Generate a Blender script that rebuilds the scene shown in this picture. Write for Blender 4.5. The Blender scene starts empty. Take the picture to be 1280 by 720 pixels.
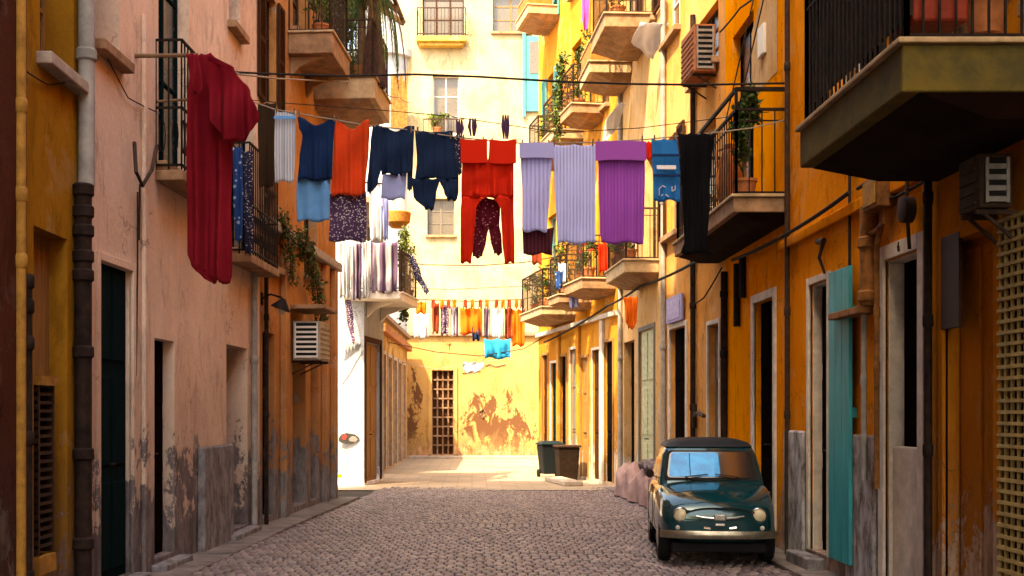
import bpy, bmesh, math, random
from mathutils import Vector, Matrix
R = math.radians
rnd = random.Random(7)
scene = bpy.context.scene
C = scene.collection
# ---------------------------------------------------------------- camera, world, sun, exposure
F = 1500.0; PX0, PY0, CH = 590.0, 515.0, 1.53        # focal length in photo pixels, vanishing point, eye height
cam = bpy.data.cameras.new('camera'); cam_o = bpy.data.objects.new('camera', cam); C.objects.link(cam_o)
cam.sensor_width = 36; cam.lens = 36*F/1280
cam.shift_x = (640-PX0)/1280; cam.shift_y = (PY0-360)/1280
cam.clip_end = 3000; cam.clip_start = .05
cam_o.location = (0, 0, CH); cam_o.rotation_euler = (R(90), 0, 0)
scene.camera = cam_o
SUN_EL = 55; SDX, SDY = .62, .785                      # light travels towards +X +Y
w = bpy.data.worlds.new('World'); scene.world = w; w.use_nodes = True
nt = w.node_tree; sky = nt.nodes.new('ShaderNodeTexSky'); sky.sky_type = 'NISHITA'; sky.sun_disc = False
sky.sun_elevation = R(SUN_EL); sky.sun_rotation = math.atan2(-SDX, -SDY); sky.dust_density = 3; sky.air_density = 1
nt.links.new(sky.outputs[0], nt.nodes['Background'].inputs[0]); nt.nodes['Background'].inputs[1].default_value = .15
sun = bpy.data.lights.new('sun', 'SUN'); sun.energy = 2.0; sun.angle = R(.6); sun.color = (1, .90, .74)
so = bpy.data.objects.new('sun', sun); C.objects.link(so)
d = Vector((SDX*math.cos(R(SUN_EL)), SDY*math.cos(R(SUN_EL)), -math.sin(R(SUN_EL))))
so.rotation_euler = d.to_track_quat('-Z', 'Y').to_euler(); so.location = (-8, -8, 30)
vs = scene.view_settings; vs.view_transform = 'Standard'; vs.look = 'None'; vs.gamma = 1; vs.use_curve_mapping = False
vs.exposure = 3.05
vs.use_white_balance = True; vs.white_balance_temperature = 9200; vs.white_balance_tint = 10
scene.cycles.max_bounces = 8; scene.cycles.diffuse_bounces = 5

# ---------------------------------------------------------------- helpers
def W(px, py, Y): return Vector(((px-PX0)*Y/F, Y, CH+(PY0-py)*Y/F))
class MB:
    def __init__(s): s.v = []; s.f = []; s.uv = []
    def add(s, vs, fs):
        n = len(s.v); s.v += [tuple(p) for p in vs]; s.f += [tuple(i+n for i in f) for f in fs]; return s
    def box(s, x0, x1, y0, y1, z0, z1, M=None):
        if x0 > x1: x0, x1 = x1, x0
        if y0 > y1: y0, y1 = y1, y0
        if z0 > z1: z0, z1 = z1, z0
        vs = [Vector(p) for p in ((x0,y0,z0),(x1,y0,z0),(x1,y1,z0),(x0,y1,z0),(x0,y0,z1),(x1,y0,z1),(x1,y1,z1),(x0,y1,z1))]
        if M: vs = [M @ p for p in vs]
        return s.add(vs, [(0,3,2,1),(4,5,6,7),(0,1,5,4),(1,2,6,5),(2,3,7,6),(3,0,4,7)])
    def bar(s, a, b, w, h=None):                      # square bar between two points
        h = h or w; a, b = Vector(a), Vector(b); t = (b-a).normalized()
        up = Vector((0,0,1)) if abs(t.z) < .9 else Vector((1,0,0))
        sx = t.cross(up).normalized()*w/2; sz = sx.cross(t).normalized()*h/2
        vs = [p+q for p in (a, b) for q in (-sx-sz, sx-sz, sx+sz, -sx+sz)]
        return s.add(vs, [(0,1,2,3),(7,6,5,4),(0,4,5,1),(1,5,6,2),(2,6,7,3),(3,7,4,0)])
    def tube(s, pts, r, n=8, cap=True):
        pts = [Vector(p) for p in pts]; rs = r if isinstance(r, (list, tuple)) else [r]*len(pts); rings = []
        ref = None
        for i, p in enumerate(pts):
            t = (pts[min(i+1, len(pts)-1)]-pts[max(i-1, 0)])
            t = t.normalized() if t.length > 1e-7 else Vector((0,0,1))
            if ref is None: ref = Vector((0,0,1)) if abs(t.z) < .9 else Vector((1,0,0))
            a = t.cross(ref).normalized(); b = a.cross(t).normalized(); ref = b
            rings.append([p+(a*math.cos(k*2*math.pi/n)+b*math.sin(k*2*math.pi/n))*rs[i] for k in range(n)])
        vs = [q for g in rings for q in g]; fs = []
        for i in range(len(pts)-1):
            for k in range(n):
                a, b = i*n+k, i*n+(k+1) % n; fs.append((a, b, b+n, a+n))
        if cap: fs.append(tuple(range(n))[::-1]); fs.append(tuple(range((len(pts)-1)*n, len(pts)*n)))
        return s.add(vs, fs)
    def lathe(s, prof, c=(0,0,0), n=20, M=None):      # prof: (r, z)
        vs = []; fs = []
        for r, z in prof:
            for k in range(n):
                a = k*2*math.pi/n; p = Vector((r*math.cos(a), r*math.sin(a), z))
                vs.append((M @ p if M else p)+Vector(c))
        for i in range(len(prof)-1):
            for k in range(n):
                a, b = i*n+k, i*n+(k+1) % n; fs.append((a, b, b+n, a+n))
        fs.append(tuple(range(n))[::-1]); fs.append(tuple(range((len(prof)-1)*n, len(prof)*n)))
        return s.add(vs, fs)
    def prism(s, poly, y0, y1):                       # poly in x,z extruded in y
        n = len(poly); vs = [(x, y0, z) for x, z in poly]+[(x, y1, z) for x, z in poly]
        return s.add(vs, [tuple(range(n)), tuple(range(2*n-1, n-1, -1))]+[(i, i+n, (i+1) % n+n, (i+1) % n) for i in range(n)])
    def build(s, name, mat, parent=None, smooth=False, bevel=0, fix=True):
        me = bpy.data.meshes.new(name); me.from_pydata(s.v, [], s.f); me.update()
        if fix:
            bm = bmesh.new(); bm.from_mesh(me); bmesh.ops.recalc_face_normals(bm, faces=bm.faces); bm.to_mesh(me); bm.free()
        o = bpy.data.objects.new(name, me); C.objects.link(o); me.materials.append(mat)
        if parent: o.parent = parent
        if smooth:
            for p in me.polygons: p.use_smooth = True
            try: me.set_sharp_from_angle(angle=R(40))
            except Exception: pass
        if bevel:
            m = o.modifiers.new('bevel', 'BEVEL'); m.width = bevel; m.segments = 2; m.limit_method = 'ANGLE'; m.angle_limit = R(40)
        return o
def tag(o, label=None, cat=None, group=None, kind=None):
    if label: o['label'] = label
    if cat: o['category'] = cat
    if group: o['group'] = group
    if kind: o['kind'] = kind
    return o
def empty(name, loc=(0,0,0), rz=0, label=None, cat=None, group=None):
    o = bpy.data.objects.new(name, None); C.objects.link(o); o.location = loc; o.rotation_euler = (0, 0, rz); o.empty_display_size = .2
    return tag(o, label, cat, group)

# ---------------------------------------------------------------- materials
MATS = {}
def mat_base(name):
    m = bpy.data.materials.new(name); m.use_nodes = True
    return m, m.node_tree, m.node_tree.nodes['Principled BSDF']
def nd(nt, t, **k):
    n = nt.nodes.new(t)
    for a, b in k.items():
        if isinstance(a, str) and hasattr(n, a): setattr(n, a, b)
    return n
def ramp(nt, fac, stops):
    r = nt.nodes.new('ShaderNodeValToRGB'); e = r.color_ramp.elements
    while len(e) < len(stops): e.new(.5)
    for i, (p, c) in enumerate(stops): e[i].position = p; e[i].color = (c, c, c, 1) if isinstance(c, (int, float)) else (*c, 1)
    nt.links.new(fac, r.inputs[0]); return r.outputs[0]
def noise(nt, co, scale, detail=5, rough=.6, dist=0):
    n = nt.nodes.new('ShaderNodeTexNoise'); n.inputs['Scale'].default_value = scale; n.inputs['Detail'].default_value = detail
    n.inputs['Roughness'].default_value = rough; n.inputs['Distortion'].default_value = dist
    nt.links.new(co, n.inputs['Vector']); return n.outputs[0]
def mapping(nt, co, scale=(1,1,1), loc=(0,0,0), rot=(0,0,0)):
    m = nt.nodes.new('ShaderNodeMapping'); m.inputs['Scale'].default_value = scale; m.inputs['Location'].default_value = loc; m.inputs['Rotation'].default_value = rot
    nt.links.new(co, m.inputs[0]); return m.outputs[0]
def mix(nt, fac, a, b, mode='MIX'):
    m = nt.nodes.new('ShaderNodeMix'); m.data_type = 'RGBA'; m.blend_type = mode
    for s, v in ((m.inputs[0], fac), (m.inputs[6], a), (m.inputs[7], b)):
        if hasattr(v, 'is_output'): nt.links.new(v, s)
        elif isinstance(v, (int, float)): s.default_value = v
        else: s.default_value = (*v, 1)
    return m.outputs[2]
def mth(nt, op, a, b=0.0):
    m = nt.nodes.new('ShaderNodeMath'); m.operation = op
    for s, v in ((m.inputs[0], a), (m.inputs[1], b)):
        if hasattr(v, 'is_output'): nt.links.new(v, s)
        else: s.default_value = v
    return m.outputs[0]
def bump(nt, b, h, strength=.5, dist=.02):
    n = nt.nodes.new('ShaderNodeBump'); n.inputs['Strength'].default_value = strength; n.inputs['Distance'].default_value = dist
    nt.links.new(h, n.inputs['Height']); nt.links.new(n.outputs[0], b.inputs['Normal'])
def plaster(name, base, alt, peel=(.22,.2,.19), peelh=1.1, under=(.42,.36,.3), dirt=.55, seed=0., patch=.62, spots=.66, zone=None):
    m, nt, b = mat_base(name); g = nt.nodes.new('ShaderNodeNewGeometry').outputs['Position']
    co = mapping(nt, g, loc=(seed, seed*2, seed*.7))
    big = noise(nt, co, .7, 6, .65, .4)
    col = mix(nt, ramp(nt, big, [(.36, 0), (.62, 1)]), base, alt)
    # rain streaks running down
    st = noise(nt, mapping(nt, co, scale=(3.2, 3.2, .6)), 1.8, 9, .8, .5)
    dk = tuple(c*.42 for c in base)
    col = mix(nt, mth(nt, 'MULTIPLY', ramp(nt, st, [(.5, 0), (.75, 1)]), dirt*.6), col, dk)
    rp = noise(nt, mapping(nt, co, loc=(3,8,1), scale=(1, 1, .8)), 1.25, 8, .7, .4)
    col = mix(nt, mth(nt, 'MULTIPLY', ramp(nt, rp, [(.57, 0), (.59, 1)]), .45), col, tuple(min(1, a*.6+b_*.4+.03) for a, b_ in zip(base, under)))
    gr = noise(nt, mapping(nt, co, loc=(9,3,5), scale=(1.3, 1.3, .5)), 2.2, 9, .78, .5)
    col = mix(nt, mth(nt, 'MULTIPLY', ramp(nt, gr, [(.53, 0), (.60, 1)]), .5), col, dk)
    ck = nt.nodes.new('ShaderNodeTexVoronoi'); ck.feature = 'DISTANCE_TO_EDGE'; ck.inputs['Scale'].default_value = .9; ck.inputs['Randomness'].default_value = 1
    wob = nt.nodes.new('ShaderNodeVectorMath'); wob.operation = 'ADD'; nz_ = nt.nodes.new('ShaderNodeTexNoise'); nz_.inputs['Scale'].default_value = 3; nz_.inputs['Detail'].default_value = 7; nt.links.new(co, nz_.inputs['Vector']); nt.links.new(co, wob.inputs[0]); nt.links.new(nz_.outputs[1], wob.inputs[1]); nt.links.new(wob.outputs[0], ck.inputs['Vector'])
    ckm = mth(nt, 'MULTIPLY', ramp(nt, ck.outputs[0], [(.003, 1), (.008, 0)]), ramp(nt, big, [(.5, 0), (.55, .7)]))
    col = mix(nt, ckm, col, tuple(c*.2 for c in base))
    fine = noise(nt, co, 26, 4, .7)
    col = mix(nt, .35, col, ramp(nt, fine, [(.2, .5), (.8, 1)]), 'MULTIPLY')
    # flaked patches showing the coat below
    fl = noise(nt, mapping(nt, co, scale=(1, 1, .6)), 2.3, 9, .72, .6)
    if zone:
        for zx, zz, rx, rz in zone:
            sp = nt.nodes.new('ShaderNodeSeparateXYZ'); nt.links.new(g, sp.inputs[0])
            dx = mth(nt, 'POWER', mth(nt, 'ABSOLUTE', mth(nt, 'DIVIDE', mth(nt, 'SUBTRACT', sp.outputs[0], zx), rx)), 2); dz = mth(nt, 'POWER', mth(nt, 'ABSOLUTE', mth(nt, 'DIVIDE', mth(nt, 'SUBTRACT', sp.outputs[2], zz), rz)), 2)
            fl = mth(nt, 'ADD', fl, mth(nt, 'MULTIPLY', ramp(nt, mth(nt, 'ADD', dx, dz), [(0, 1), (1, 0)]), .20))
    flm = ramp(nt, fl, [(spots, 0), (spots+.015, 1)])
    col = mix(nt, flm, col, under)
    # scabby base coat near the pavement
    sep = nt.nodes.new('ShaderNodeSeparateXYZ'); nt.links.new(g, sep.inputs[0])
    n2 = noise(nt, mapping(nt, co, scale=(1, 1, .5)), 2.6, 9, .75, .5)
    h = mth(nt, 'ADD', sep.outputs[2], mth(nt, 'MULTIPLY', mth(nt, 'SUBTRACT', n2, .5), 2.6))
    pr = ramp(nt, mth(nt, 'DIVIDE', h, max(peelh, .01)*2), [(.12, .64), (.32, .53), (.55, .42), (.85, .0)])
    n3 = noise(nt, mapping(nt, co, scale=(1, 1, .7)), 3.4, 10, .78, .3)
    pm = ramp(nt, mth(nt, 'SUBTRACT', pr, n3), [(.0, 0), (.02, 1)])
    damp = ramp(nt, mth(nt, 'DIVIDE', h, max(peelh, .01)*2.6), [(.15, .75), (.75, 0)])
    col = mix(nt, damp, col, tuple(c*.45+.02 for c in base))
    pc = mix(nt, ramp(nt, noise(nt, mapping(nt, co, scale=(1, 1, .35)), 7, 8, .75), [(.38, 0), (.6, 1)]), peel, tuple(min(1, c*2.1+.02) for c in peel))
    col = mix(nt, pm, col, pc)
    nt.links.new(col, b.inputs['Base Color']); b.inputs['Roughness'].default_value = .93; b.inputs['Specular IOR Level'].default_value = 0
    hh = mth(nt, 'ADD', mth(nt, 'MULTIPLY', fine, .35), mth(nt, 'ADD', mth(nt, 'MULTIPLY', flm, -.5), mth(nt, 'ADD', mth(nt, 'MULTIPLY', pm, -.5), mth(nt, 'MULTIPLY', noise(nt, co, 6, 6, .7), .8))))
    bump(nt, b, hh, .55, .02)
    return m
def simple(name, col, rough=.8, metal=0, var=.35, scale=9, bmp=.25, col2=None, stretch=(1,1,1), coat=0, spec=.12, obj=False):
    m, nt, b = mat_base(name)
    g = nt.nodes.new('ShaderNodeTexCoord').outputs['Object'] if obj else nt.nodes.new('ShaderNodeNewGeometry').outputs['Position']
    co = mapping(nt, g, scale=stretch)
    n = noise(nt, co, scale, 6, .7, .2)
    c2 = col2 or tuple(c*(1-var) for c in col)
    nt.links.new(mix(nt, ramp(nt, n, [(.35, 0), (.65, 1)]), col, c2), b.inputs['Base Color'])
    b.inputs['Roughness'].default_value = rough; b.inputs['Metallic'].default_value = metal; b.inputs['Coat Weight'].default_value = coat
    b.inputs['Specular IOR Level'].default_value = spec
    if bmp: bump(nt, b, noise(nt, co, scale*3, 6, .7), bmp, .01)
    return m
def glassy(name, col, rough=.12):
    m, nt, b = mat_base(name); g = nt.nodes.new('ShaderNodeNewGeometry').outputs['Position']
    n = noise(nt, g, 2.5, 5, .6); nt.links.new(mix(nt, n, col, tuple(c*.3 for c in col)), b.inputs['Base Color'])
    nt.links.new(ramp(nt, noise(nt, g, 9, 5, .7), [(.3, rough), (.8, rough+.25)]), b.inputs['Roughness']); b.inputs['Specular IOR Level'].default_value = .8
    bump(nt, b, noise(nt, g, 2, 2, .5), .08, .05); return m
def clothmat(name, col, stripes=None, freq=60, pattern=None, thr=.5, weave=.5):
    m, nt, b = mat_base(name); uv = nt.nodes.new('ShaderNodeTexCoord').outputs['UV']
    c = mix(nt, ramp(nt, noise(nt, uv, 3, 5, .6), [(.3, 0), (.7, 1)]), col, tuple(x*.72 for x in col))
    hgt = noise(nt, uv, 90, 3, .6)
    if stripes:
        wv = nt.nodes.new('ShaderNodeTexWave'); wv.wave_type = 'BANDS'; wv.bands_direction = 'X'; wv.inputs['Scale'].default_value = freq; wv.inputs['Distortion'].default_value = 1.2; wv.inputs['Detail Scale'].default_value = .6
        nt.links.new(uv, wv.inputs[0]); c = mix(nt, ramp(nt, wv.outputs[0], [(.35, 0), (.65, 1)]), c, stripes)
    if pattern:
        v = nt.nodes.new('ShaderNodeTexVoronoi'); v.inputs['Scale'].default_value = freq; nt.links.new(uv, v.inputs['Vector'])
        c = mix(nt, ramp(nt, v.outputs[0], [(thr-.04, 1), (thr, 0)]), c, pattern)
    nt.links.new(c, b.inputs['Base Color']); b.inputs['Roughness'].default_value = .95; b.inputs['Specular IOR Level'].default_value = .15
    b.inputs['Sheen Weight'].default_value = 0
    bump(nt, b, hgt, weave, .004)
    tr = nt.nodes.new('ShaderNodeBsdfTranslucent'); nt.links.new(c, tr.inputs[0]); mx = nt.nodes.new('ShaderNodeMixShader'); mx.inputs[0].default_value = .22
    out = nt.nodes['Material Output']; nt.links.new(b.outputs[0], mx.inputs[1]); nt.links.new(tr.outputs[0], mx.inputs[2]); nt.links.new(mx.outputs[0], out.inputs[0])
    return m
M = {}
M['pink'] = plaster('pink_plaster', (.80,.60,.46), (.68,.47,.34), (.085,.07,.068), 1.15, (.36,.28,.23), .5, 1.3, spots=.7)
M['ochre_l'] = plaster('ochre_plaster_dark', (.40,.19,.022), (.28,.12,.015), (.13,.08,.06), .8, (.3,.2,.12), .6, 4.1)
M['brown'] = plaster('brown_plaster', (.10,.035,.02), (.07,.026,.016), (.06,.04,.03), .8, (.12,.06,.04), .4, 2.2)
M['orange_l'] = plaster('old_orange_plaster', (.56,.27,.10), (.46,.18,.06), (.10,.085,.08), 1.2, (.4,.3,.22), .7, 7.7, spots=.6)
M['white'] = plaster('white_plaster', (.44,.46,.49), (.36,.37,.38), (.5,.5,.5), .3, (.5,.48,.45), .25, 3.3, spots=.75)
M['cream'] = plaster('cream_plaster', (.47,.40,.25), (.41,.32,.17), (.5,.42,.3), .5, (.6,.45,.28), .25, 9.3, spots=.8)
M['gold'] = plaster('golden_plaster', (.58,.34,.12), (.50,.27,.09), (.24,.13,.06), .75, (.19,.10,.05), .4, 5.5, spots=.54)
M['gold_end'] = plaster('golden_end_plaster', (.52,.32,.12), (.46,.26,.09), (.24,.13,.06), .45, (.13,.06,.03), .35, 5.5, spots=.66, zone=((.9,1.1,2.0,1.7),(-2.0,1.6,.6,1.8)))
M['orange'] = plaster('deep_orange_plaster', (.84,.305,.03), (.74,.22,.015), (.17,.12,.10), .9, (.5,.3,.15), .45, 6.1)
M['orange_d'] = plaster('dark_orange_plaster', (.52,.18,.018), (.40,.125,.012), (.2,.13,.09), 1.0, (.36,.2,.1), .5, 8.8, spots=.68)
M['bright'] = plaster('bright_orange_plaster', (.88,.31,.012), (.80,.235,.01), (.2,.13,.1), .5, (.6,.35,.15), .45, 2.9, spots=.72)
M['peach'] = plaster('peach_plaster', (.74,.38,.15), (.68,.29,.07), (.22,.17,.14), .7, (.6,.45,.3), .4, 1.9)
M['tan'] = plaster('tan_plaster', (.60,.38,.19), (.56,.30,.11), (.25,.2,.16), .8, (.55,.42,.28), .5, 3.9, spots=.64)
M['yellow'] = plaster('yellow_plaster', (.58,.25,.04), (.54,.20,.03), (.3,.22,.15), .9, (.62,.5,.3), .45, 5.9, spots=.66)
M['stone'] = simple('trim_stone', (.42,.34,.27), .9, var=.4, scale=6, bmp=.5)
M['stone_w'] = simple('pale_trim', (.68,.60,.50), .9, var=.35, scale=5, bmp=.4)
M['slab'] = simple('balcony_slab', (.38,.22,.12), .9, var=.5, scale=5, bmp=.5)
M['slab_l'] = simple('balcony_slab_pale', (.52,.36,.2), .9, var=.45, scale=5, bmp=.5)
M['slab_moss'] = simple('mossy_slab', (.13,.09,.018), .92, col2=(.06,.05,.018), scale=3.5, bmp=.6)
M['slab_shade'] = simple('slab_underside', (.02,.008,.005), .95, spec=.05, var=.5, scale=4, bmp=.4)  # near-black colour paints in the shade below the iron-railed balconies
M['flaking'] = simple('flaking_limewash', (.46,.45,.46), .9, col2=(.09,.065,.05), scale=4.5, bmp=.9, stretch=(1.6,1.6,.8))
M['flaking_d'] = simple('flaking_grey_render', (.24,.225,.23), .9, col2=(.07,.055,.05), scale=4.5, bmp=.9, stretch=(1.6,1.6,.9))
M['iron'] = simple('black_iron', (.007,.006,.005), .8, 0, spec=.1, col2=(.025,.014,.01), scale=14)
M['iron_r'] = simple('rusty_iron', (.07,.035,.02), .75, .3, col2=(.025,.018,.015), scale=14)
M['pipe_y'] = simple('painted_pipe', (.45,.22,.045), .7, var=.5, scale=8)
M['pipe_g'] = simple('grey_pipe', (.33,.31,.28), .75, var=.4, scale=6)
M['pipe_d'] = simple('cast_iron_pipe', (.010,.007,.006), .8, 0, spec=.08, col2=(.035,.02,.015), scale=9)
M['pipe_o'] = simple('rust_orange_pipe', (.30,.12,.035), .7, var=.6, scale=8)
M['teal_door'] = simple('dark_teal_door', (.002,.012,.014), .9, spec=.02, var=.4, scale=4, stretch=(3,3,.5))
M['teal'] = simple('turquoise_paint', (.015,.33,.36), .55, col2=(.02,.22,.25), scale=3, stretch=(3,3,.5))
M['teal_sh'] = simple('blue_green_shutter', (.06,.26,.27), .7, var=.3, scale=4)
M['dark_door'] = simple('dark_wood_door', (.009,.006,.005), .9, spec=0, var=.5, scale=5, stretch=(5,5,.5))
M['brown_door'] = simple('brown_wood_door', (.06,.022,.009), .8, spec=.05, var=.5, scale=5, stretch=(5,5,.4))
M['ochre_door'] = simple('ochre_wood', (.34,.17,.055), .7, var=.5, scale=5, stretch=(5,5,.4))
M['grey_door'] = simple('grey_wood', (.19,.16,.13), .8, var=.5, scale=5, stretch=(5,5,.4))
M['white_paint'] = simple('white_paint', (.72,.68,.6), .6, var=.15, scale=4)
M['glass'] = glassy('window_glass', (.03,.035,.035))
M['glass_b'] = glassy('curtained_glass', (.13,.10,.06), .2)
M['metal'] = simple('grey_metal', (.30,.28,.25), .5, .4, var=.4, scale=7)
M['beige_metal'] = simple('beige_metal', (.42,.36,.28), .6, .1, var=.35, scale=7)
M['rust_door'] = simple('rusted_iron_door', (.12,.05,.025), .8, .2, col2=(.30,.2,.13), scale=7, bmp=.7)
M['terracotta'] = simple('terracotta', (.42,.15,.06), .85, var=.4, scale=9)
M['roof'] = simple('flat_roof', (.3,.2,.14), .9)
M['leaf'] = simple('leaf', (.06,.10,.02), .6, col2=(.03,.055,.012), scale=8, bmp=0)
M['leaf_l'] = simple('leaf_light', (.14,.17,.03), .6, col2=(.07,.1,.02), scale=8, bmp=0)
M['leaf_dry'] = simple('leaf_dry', (.17,.10,.035), .8, col2=(.08,.05,.02), scale=8, bmp=0)
M['wood'] = simple('weathered_wood', (.22,.13,.07), .85, var=.5, scale=7, stretch=(1,1,1))
M['rope'] = simple('rope', (.03,.025,.02), .9)
M['rope_l'] = simple('pale_rope', (.34,.27,.2), .9)
M['black'] = simple('black_rubber', (.012,.012,.012), .75, bmp=.1)

# ---------------------------------------------------------------- facades
class Facade:
    """A building or wall: local x runs along the wall, local y points out to the street."""
    def __init__(s, name, label, cat, near, far, H, depth, mat, side, group=None):
        near, far = Vector((*near, 0)), Vector((*far, 0))
        o, e = (near, far) if side == 'R' else (far, near)
        s.o = o; s.L = (e-o).length; s.u = (e-o).normalized(); s.n = Vector((-s.u.y, s.u.x, 0))
        s.H = H; s.depth = depth; s.mat = mat; s.ops = []
        s.root = empty(name, o, math.atan2(s.u.y, s.u.x), label, cat, group)
        s.M = Matrix.Translation(o) @ Matrix.Rotation(math.atan2(s.u.y, s.u.x), 4, 'Z')
    def x(s, px, off=0.):                              # local x where the sight line of px meets the wall
        a = (px-PX0)/F; o = s.o+s.n*off
        # o + t u ; X = aY
        t = (a*o.y-o.x)/(s.u.x-a*s.u.y); return t
    def xY(s, Y): return (Y-s.o.y)/s.u.y
    def z(s, px, py, off=0.):
        p = s.o+s.n*off+s.u*s.x(px, off); return CH+(PY0-py)*p.y/F
    def P(s, x, y, z): return s.M @ Vector((x, y, z))
    def wall(s, rec=.5):
        xs = sorted({0.004, s.L-.004, *[v for o in s.ops for v in o[:2]]}); zs = sorted({-.3, s.H, *[v for o in s.ops for v in o[2:4]]})
        m = MB()
        for i in range(len(xs)-1):
            for j in range(len(zs)-1):
                cx, cz = (xs[i]+xs[i+1])/2, (zs[j]+zs[j+1])/2
                if any(o[0] < cx < o[1] and o[2] < cz < o[3] for o in s.ops): continue
                m.add([(xs[i],0,zs[j]),(xs[i],0,zs[j+1]),(xs[i+1],0,zs[j+1]),(xs[i+1],0,zs[j])], [(3,2,1,0)])
        for a, b, c, e, r in s.ops:
            r = min(rec, r+.1)
            m.add([(a,0,c),(a,-rec,c),(a,-rec,e),(a,0,e)], [(0,1,2,3)]); m.add([(b,0,c),(b,-rec,c),(b,-rec,e),(b,0,e)], [(3,2,1,0)])
            m.add([(a,0,e),(a,-rec,e),(b,-rec,e),(b,0,e)], [(0,1,2,3)]); m.add([(a,0,c),(a,-rec,c),(b,-rec,c),(b,0,c)], [(3,2,1,0)])
        L = s.L; D = s.depth
        a, b = .004, L-.004
        m.add([(a,0,-.3),(a,-rec,-.3),(a,-rec,s.H),(a,0,s.H)], [(3,2,1,0)]); m.add([(b,0,-.3),(b,-rec,-.3),(b,-rec,s.H),(b,0,s.H)], [(0,1,2,3)])
        m.add([(a,0,s.H),(a,-rec,s.H),(b,-rec,s.H),(b,0,s.H)], [(0,1,2,3)])
        m.box(a, b, -D, -rec, -.3, s.H)
        w_ = m.build('wall', s.mat, s.root, fix=False)
        r = MB(); r.box(.01, L-.01, -D+.01, .12, s.H+.003, s.H+.12); r.build('roof', M['roof'], s.root)
        return w_
    # openings, each given by photo columns and heights in metres (or photo rows via z())
    def op(s, pa, pb, z0, z1, r, off=0):
        a, b = sorted((s.x(pa), s.x(pb))); s.ops.append((a, b, z0, z1, r)); return a, b
    def door(s, pa, pb, z0, z1, mat, r=.12, handle=True, panels=3, trim=None, tw=.09):
        a, b = s.op(pa, pb, z0, z1, r); m = MB(); m.box(a, b, -r-.06, -r, z0, z1)
        wdt = b-a; ph = (z1-z0)/panels
        for k in range(panels):
            for q in range(2):
                x0 = a+wdt*(.08+.46*q); m.box(x0, x0+wdt*.38, -r-.01, -r+.018, z0+ph*k+.09, z0+ph*(k+1)-.06)
        d_ = m.build('door', mat, s.root, bevel=.006)
        if handle: h = MB(); h.tube([(a+wdt*.5, -r, z0+1.0), (a+wdt*.5, -r+.05, z0+1.0), (a+wdt*.5+.09, -r+.05, z0+1.0)], .012, 6); h.build('handle', M['iron'], d_)
        if trim: s.trim(a, b, z0, z1, trim, tw, r=r)
        return d_
    def trim(s, a, b, z0, z1, mat, tw=.09, pr=.025, r=0):
        m = MB(); m.box(a-tw, a, -.02, pr, z0, z1+tw); m.box(b, b+tw, -.02, pr, z0, z1+tw); m.box(a+.002, b-.002, -.02, pr, z1+.002, z1+tw)
        if r > .1: m.box(a+.002, a+.02, -r+.002, -.022, z0, z1); m.box(b-.02, b-.002, -r+.002, -.022, z0, z1); m.box(a+.02, b-.02, -r+.002, -.022, z1-.02, z1-.002)
        return m.build('door_surround', mat, s.root, bevel=.004)
    def window(s, pa, pb, z0, z1, frame='white_paint', pane='glass', r=.14, sill='slab', mull=1, bars=2, louv=None, loff=.03):
        a, b = s.op(pa, pb, z0, z1, r); m = MB(); f = .045
        m.box(a, a+f, -r-.04, -r, z0, z1); m.box(b-f, b, -r-.04, -r, z0, z1); m.box(a+f, b-f, -r-.04, -r, z0, z0+f); m.box(a+f, b-f, -r-.04, -r, z1-f, z1)
        for k in range(mull): x0 = a+(b-a)*(k+1)/(mull+1); m.box(x0-.025, x0+.025, -r-.035, -r+.004, z0+f, z1-f)
        for k in range(bars): zz = z0+(z1-z0)*(k+1)/(bars+1); m.box(a+f, b-f, -r-.03, -r-.004, zz-.015, zz+.015)
        fr = m.build('window', M[frame], s.root)
        p = MB(); p.box(a+.01, b-.01, -r-.032, -r-.022, z0+.01, z1-.01); p.build('pane', M[pane], fr)
        if sill: q = MB(); q.box(a-.07, b+.07, -.06, .11, z0-.09, z0); q.build('sill', M[sill], fr, bevel=.01)
        if louv: s.shutter(a, b, z0, z1, M[louv], fr, loff)
        return fr
    def shutter(s, a, b, z0, z1, mat, parent, off=.03):
        hw = (b-a)/2
        for x0, x1 in ((a-hw, a-.01), (b+.01, b+hw)):
            m = MB(); m.box(x0, x0+.05, off, off+.035, z0, z1); m.box(x1-.05, x1, off, off+.035, z0, z1)
            for zz in (z0, (z0+z1)/2-.03, z1-.06): m.box(x0+.05, x1-.05, off, off+.035, zz, zz+.06)
            n = int((z1-z0)/.055)
            for k in range(n):
                zz = z0+.07+k*(z1-z0-.14)/n; m.add([(x0+.05,off+.002,zz),(x1-.05,off+.002,zz),(x1-.05,off+.03,zz+.045),(x0+.05,off+.03,zz+.045)], [(0,1,2,3)])
            m.build('shutter', mat, parent)
    def grille(s, pa, pb, z0, z1, mat, r=.05, nx=5, nz=12, w=.018, back='dark_door'):
        a, b = s.op(pa, pb, z0, z1, r+.1); m = MB(); m.box(a, b, -r-.12, -r-.07, z0, z1); g0 = m.build('door', M[back], s.root)
        g = MB()
        for k in range(nx+1): x = a+(b-a)*k/nx; g.box(x-w/2, x+w/2, -r-.02, -r, z0, z1)
        for k in range(nz+1): z = z0+(z1-z0)*k/nz; g.box(a, b, -r-.03, -r+.012, z-w/2, z+w/2)
        g.build('grille', mat, g0); return g0
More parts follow.
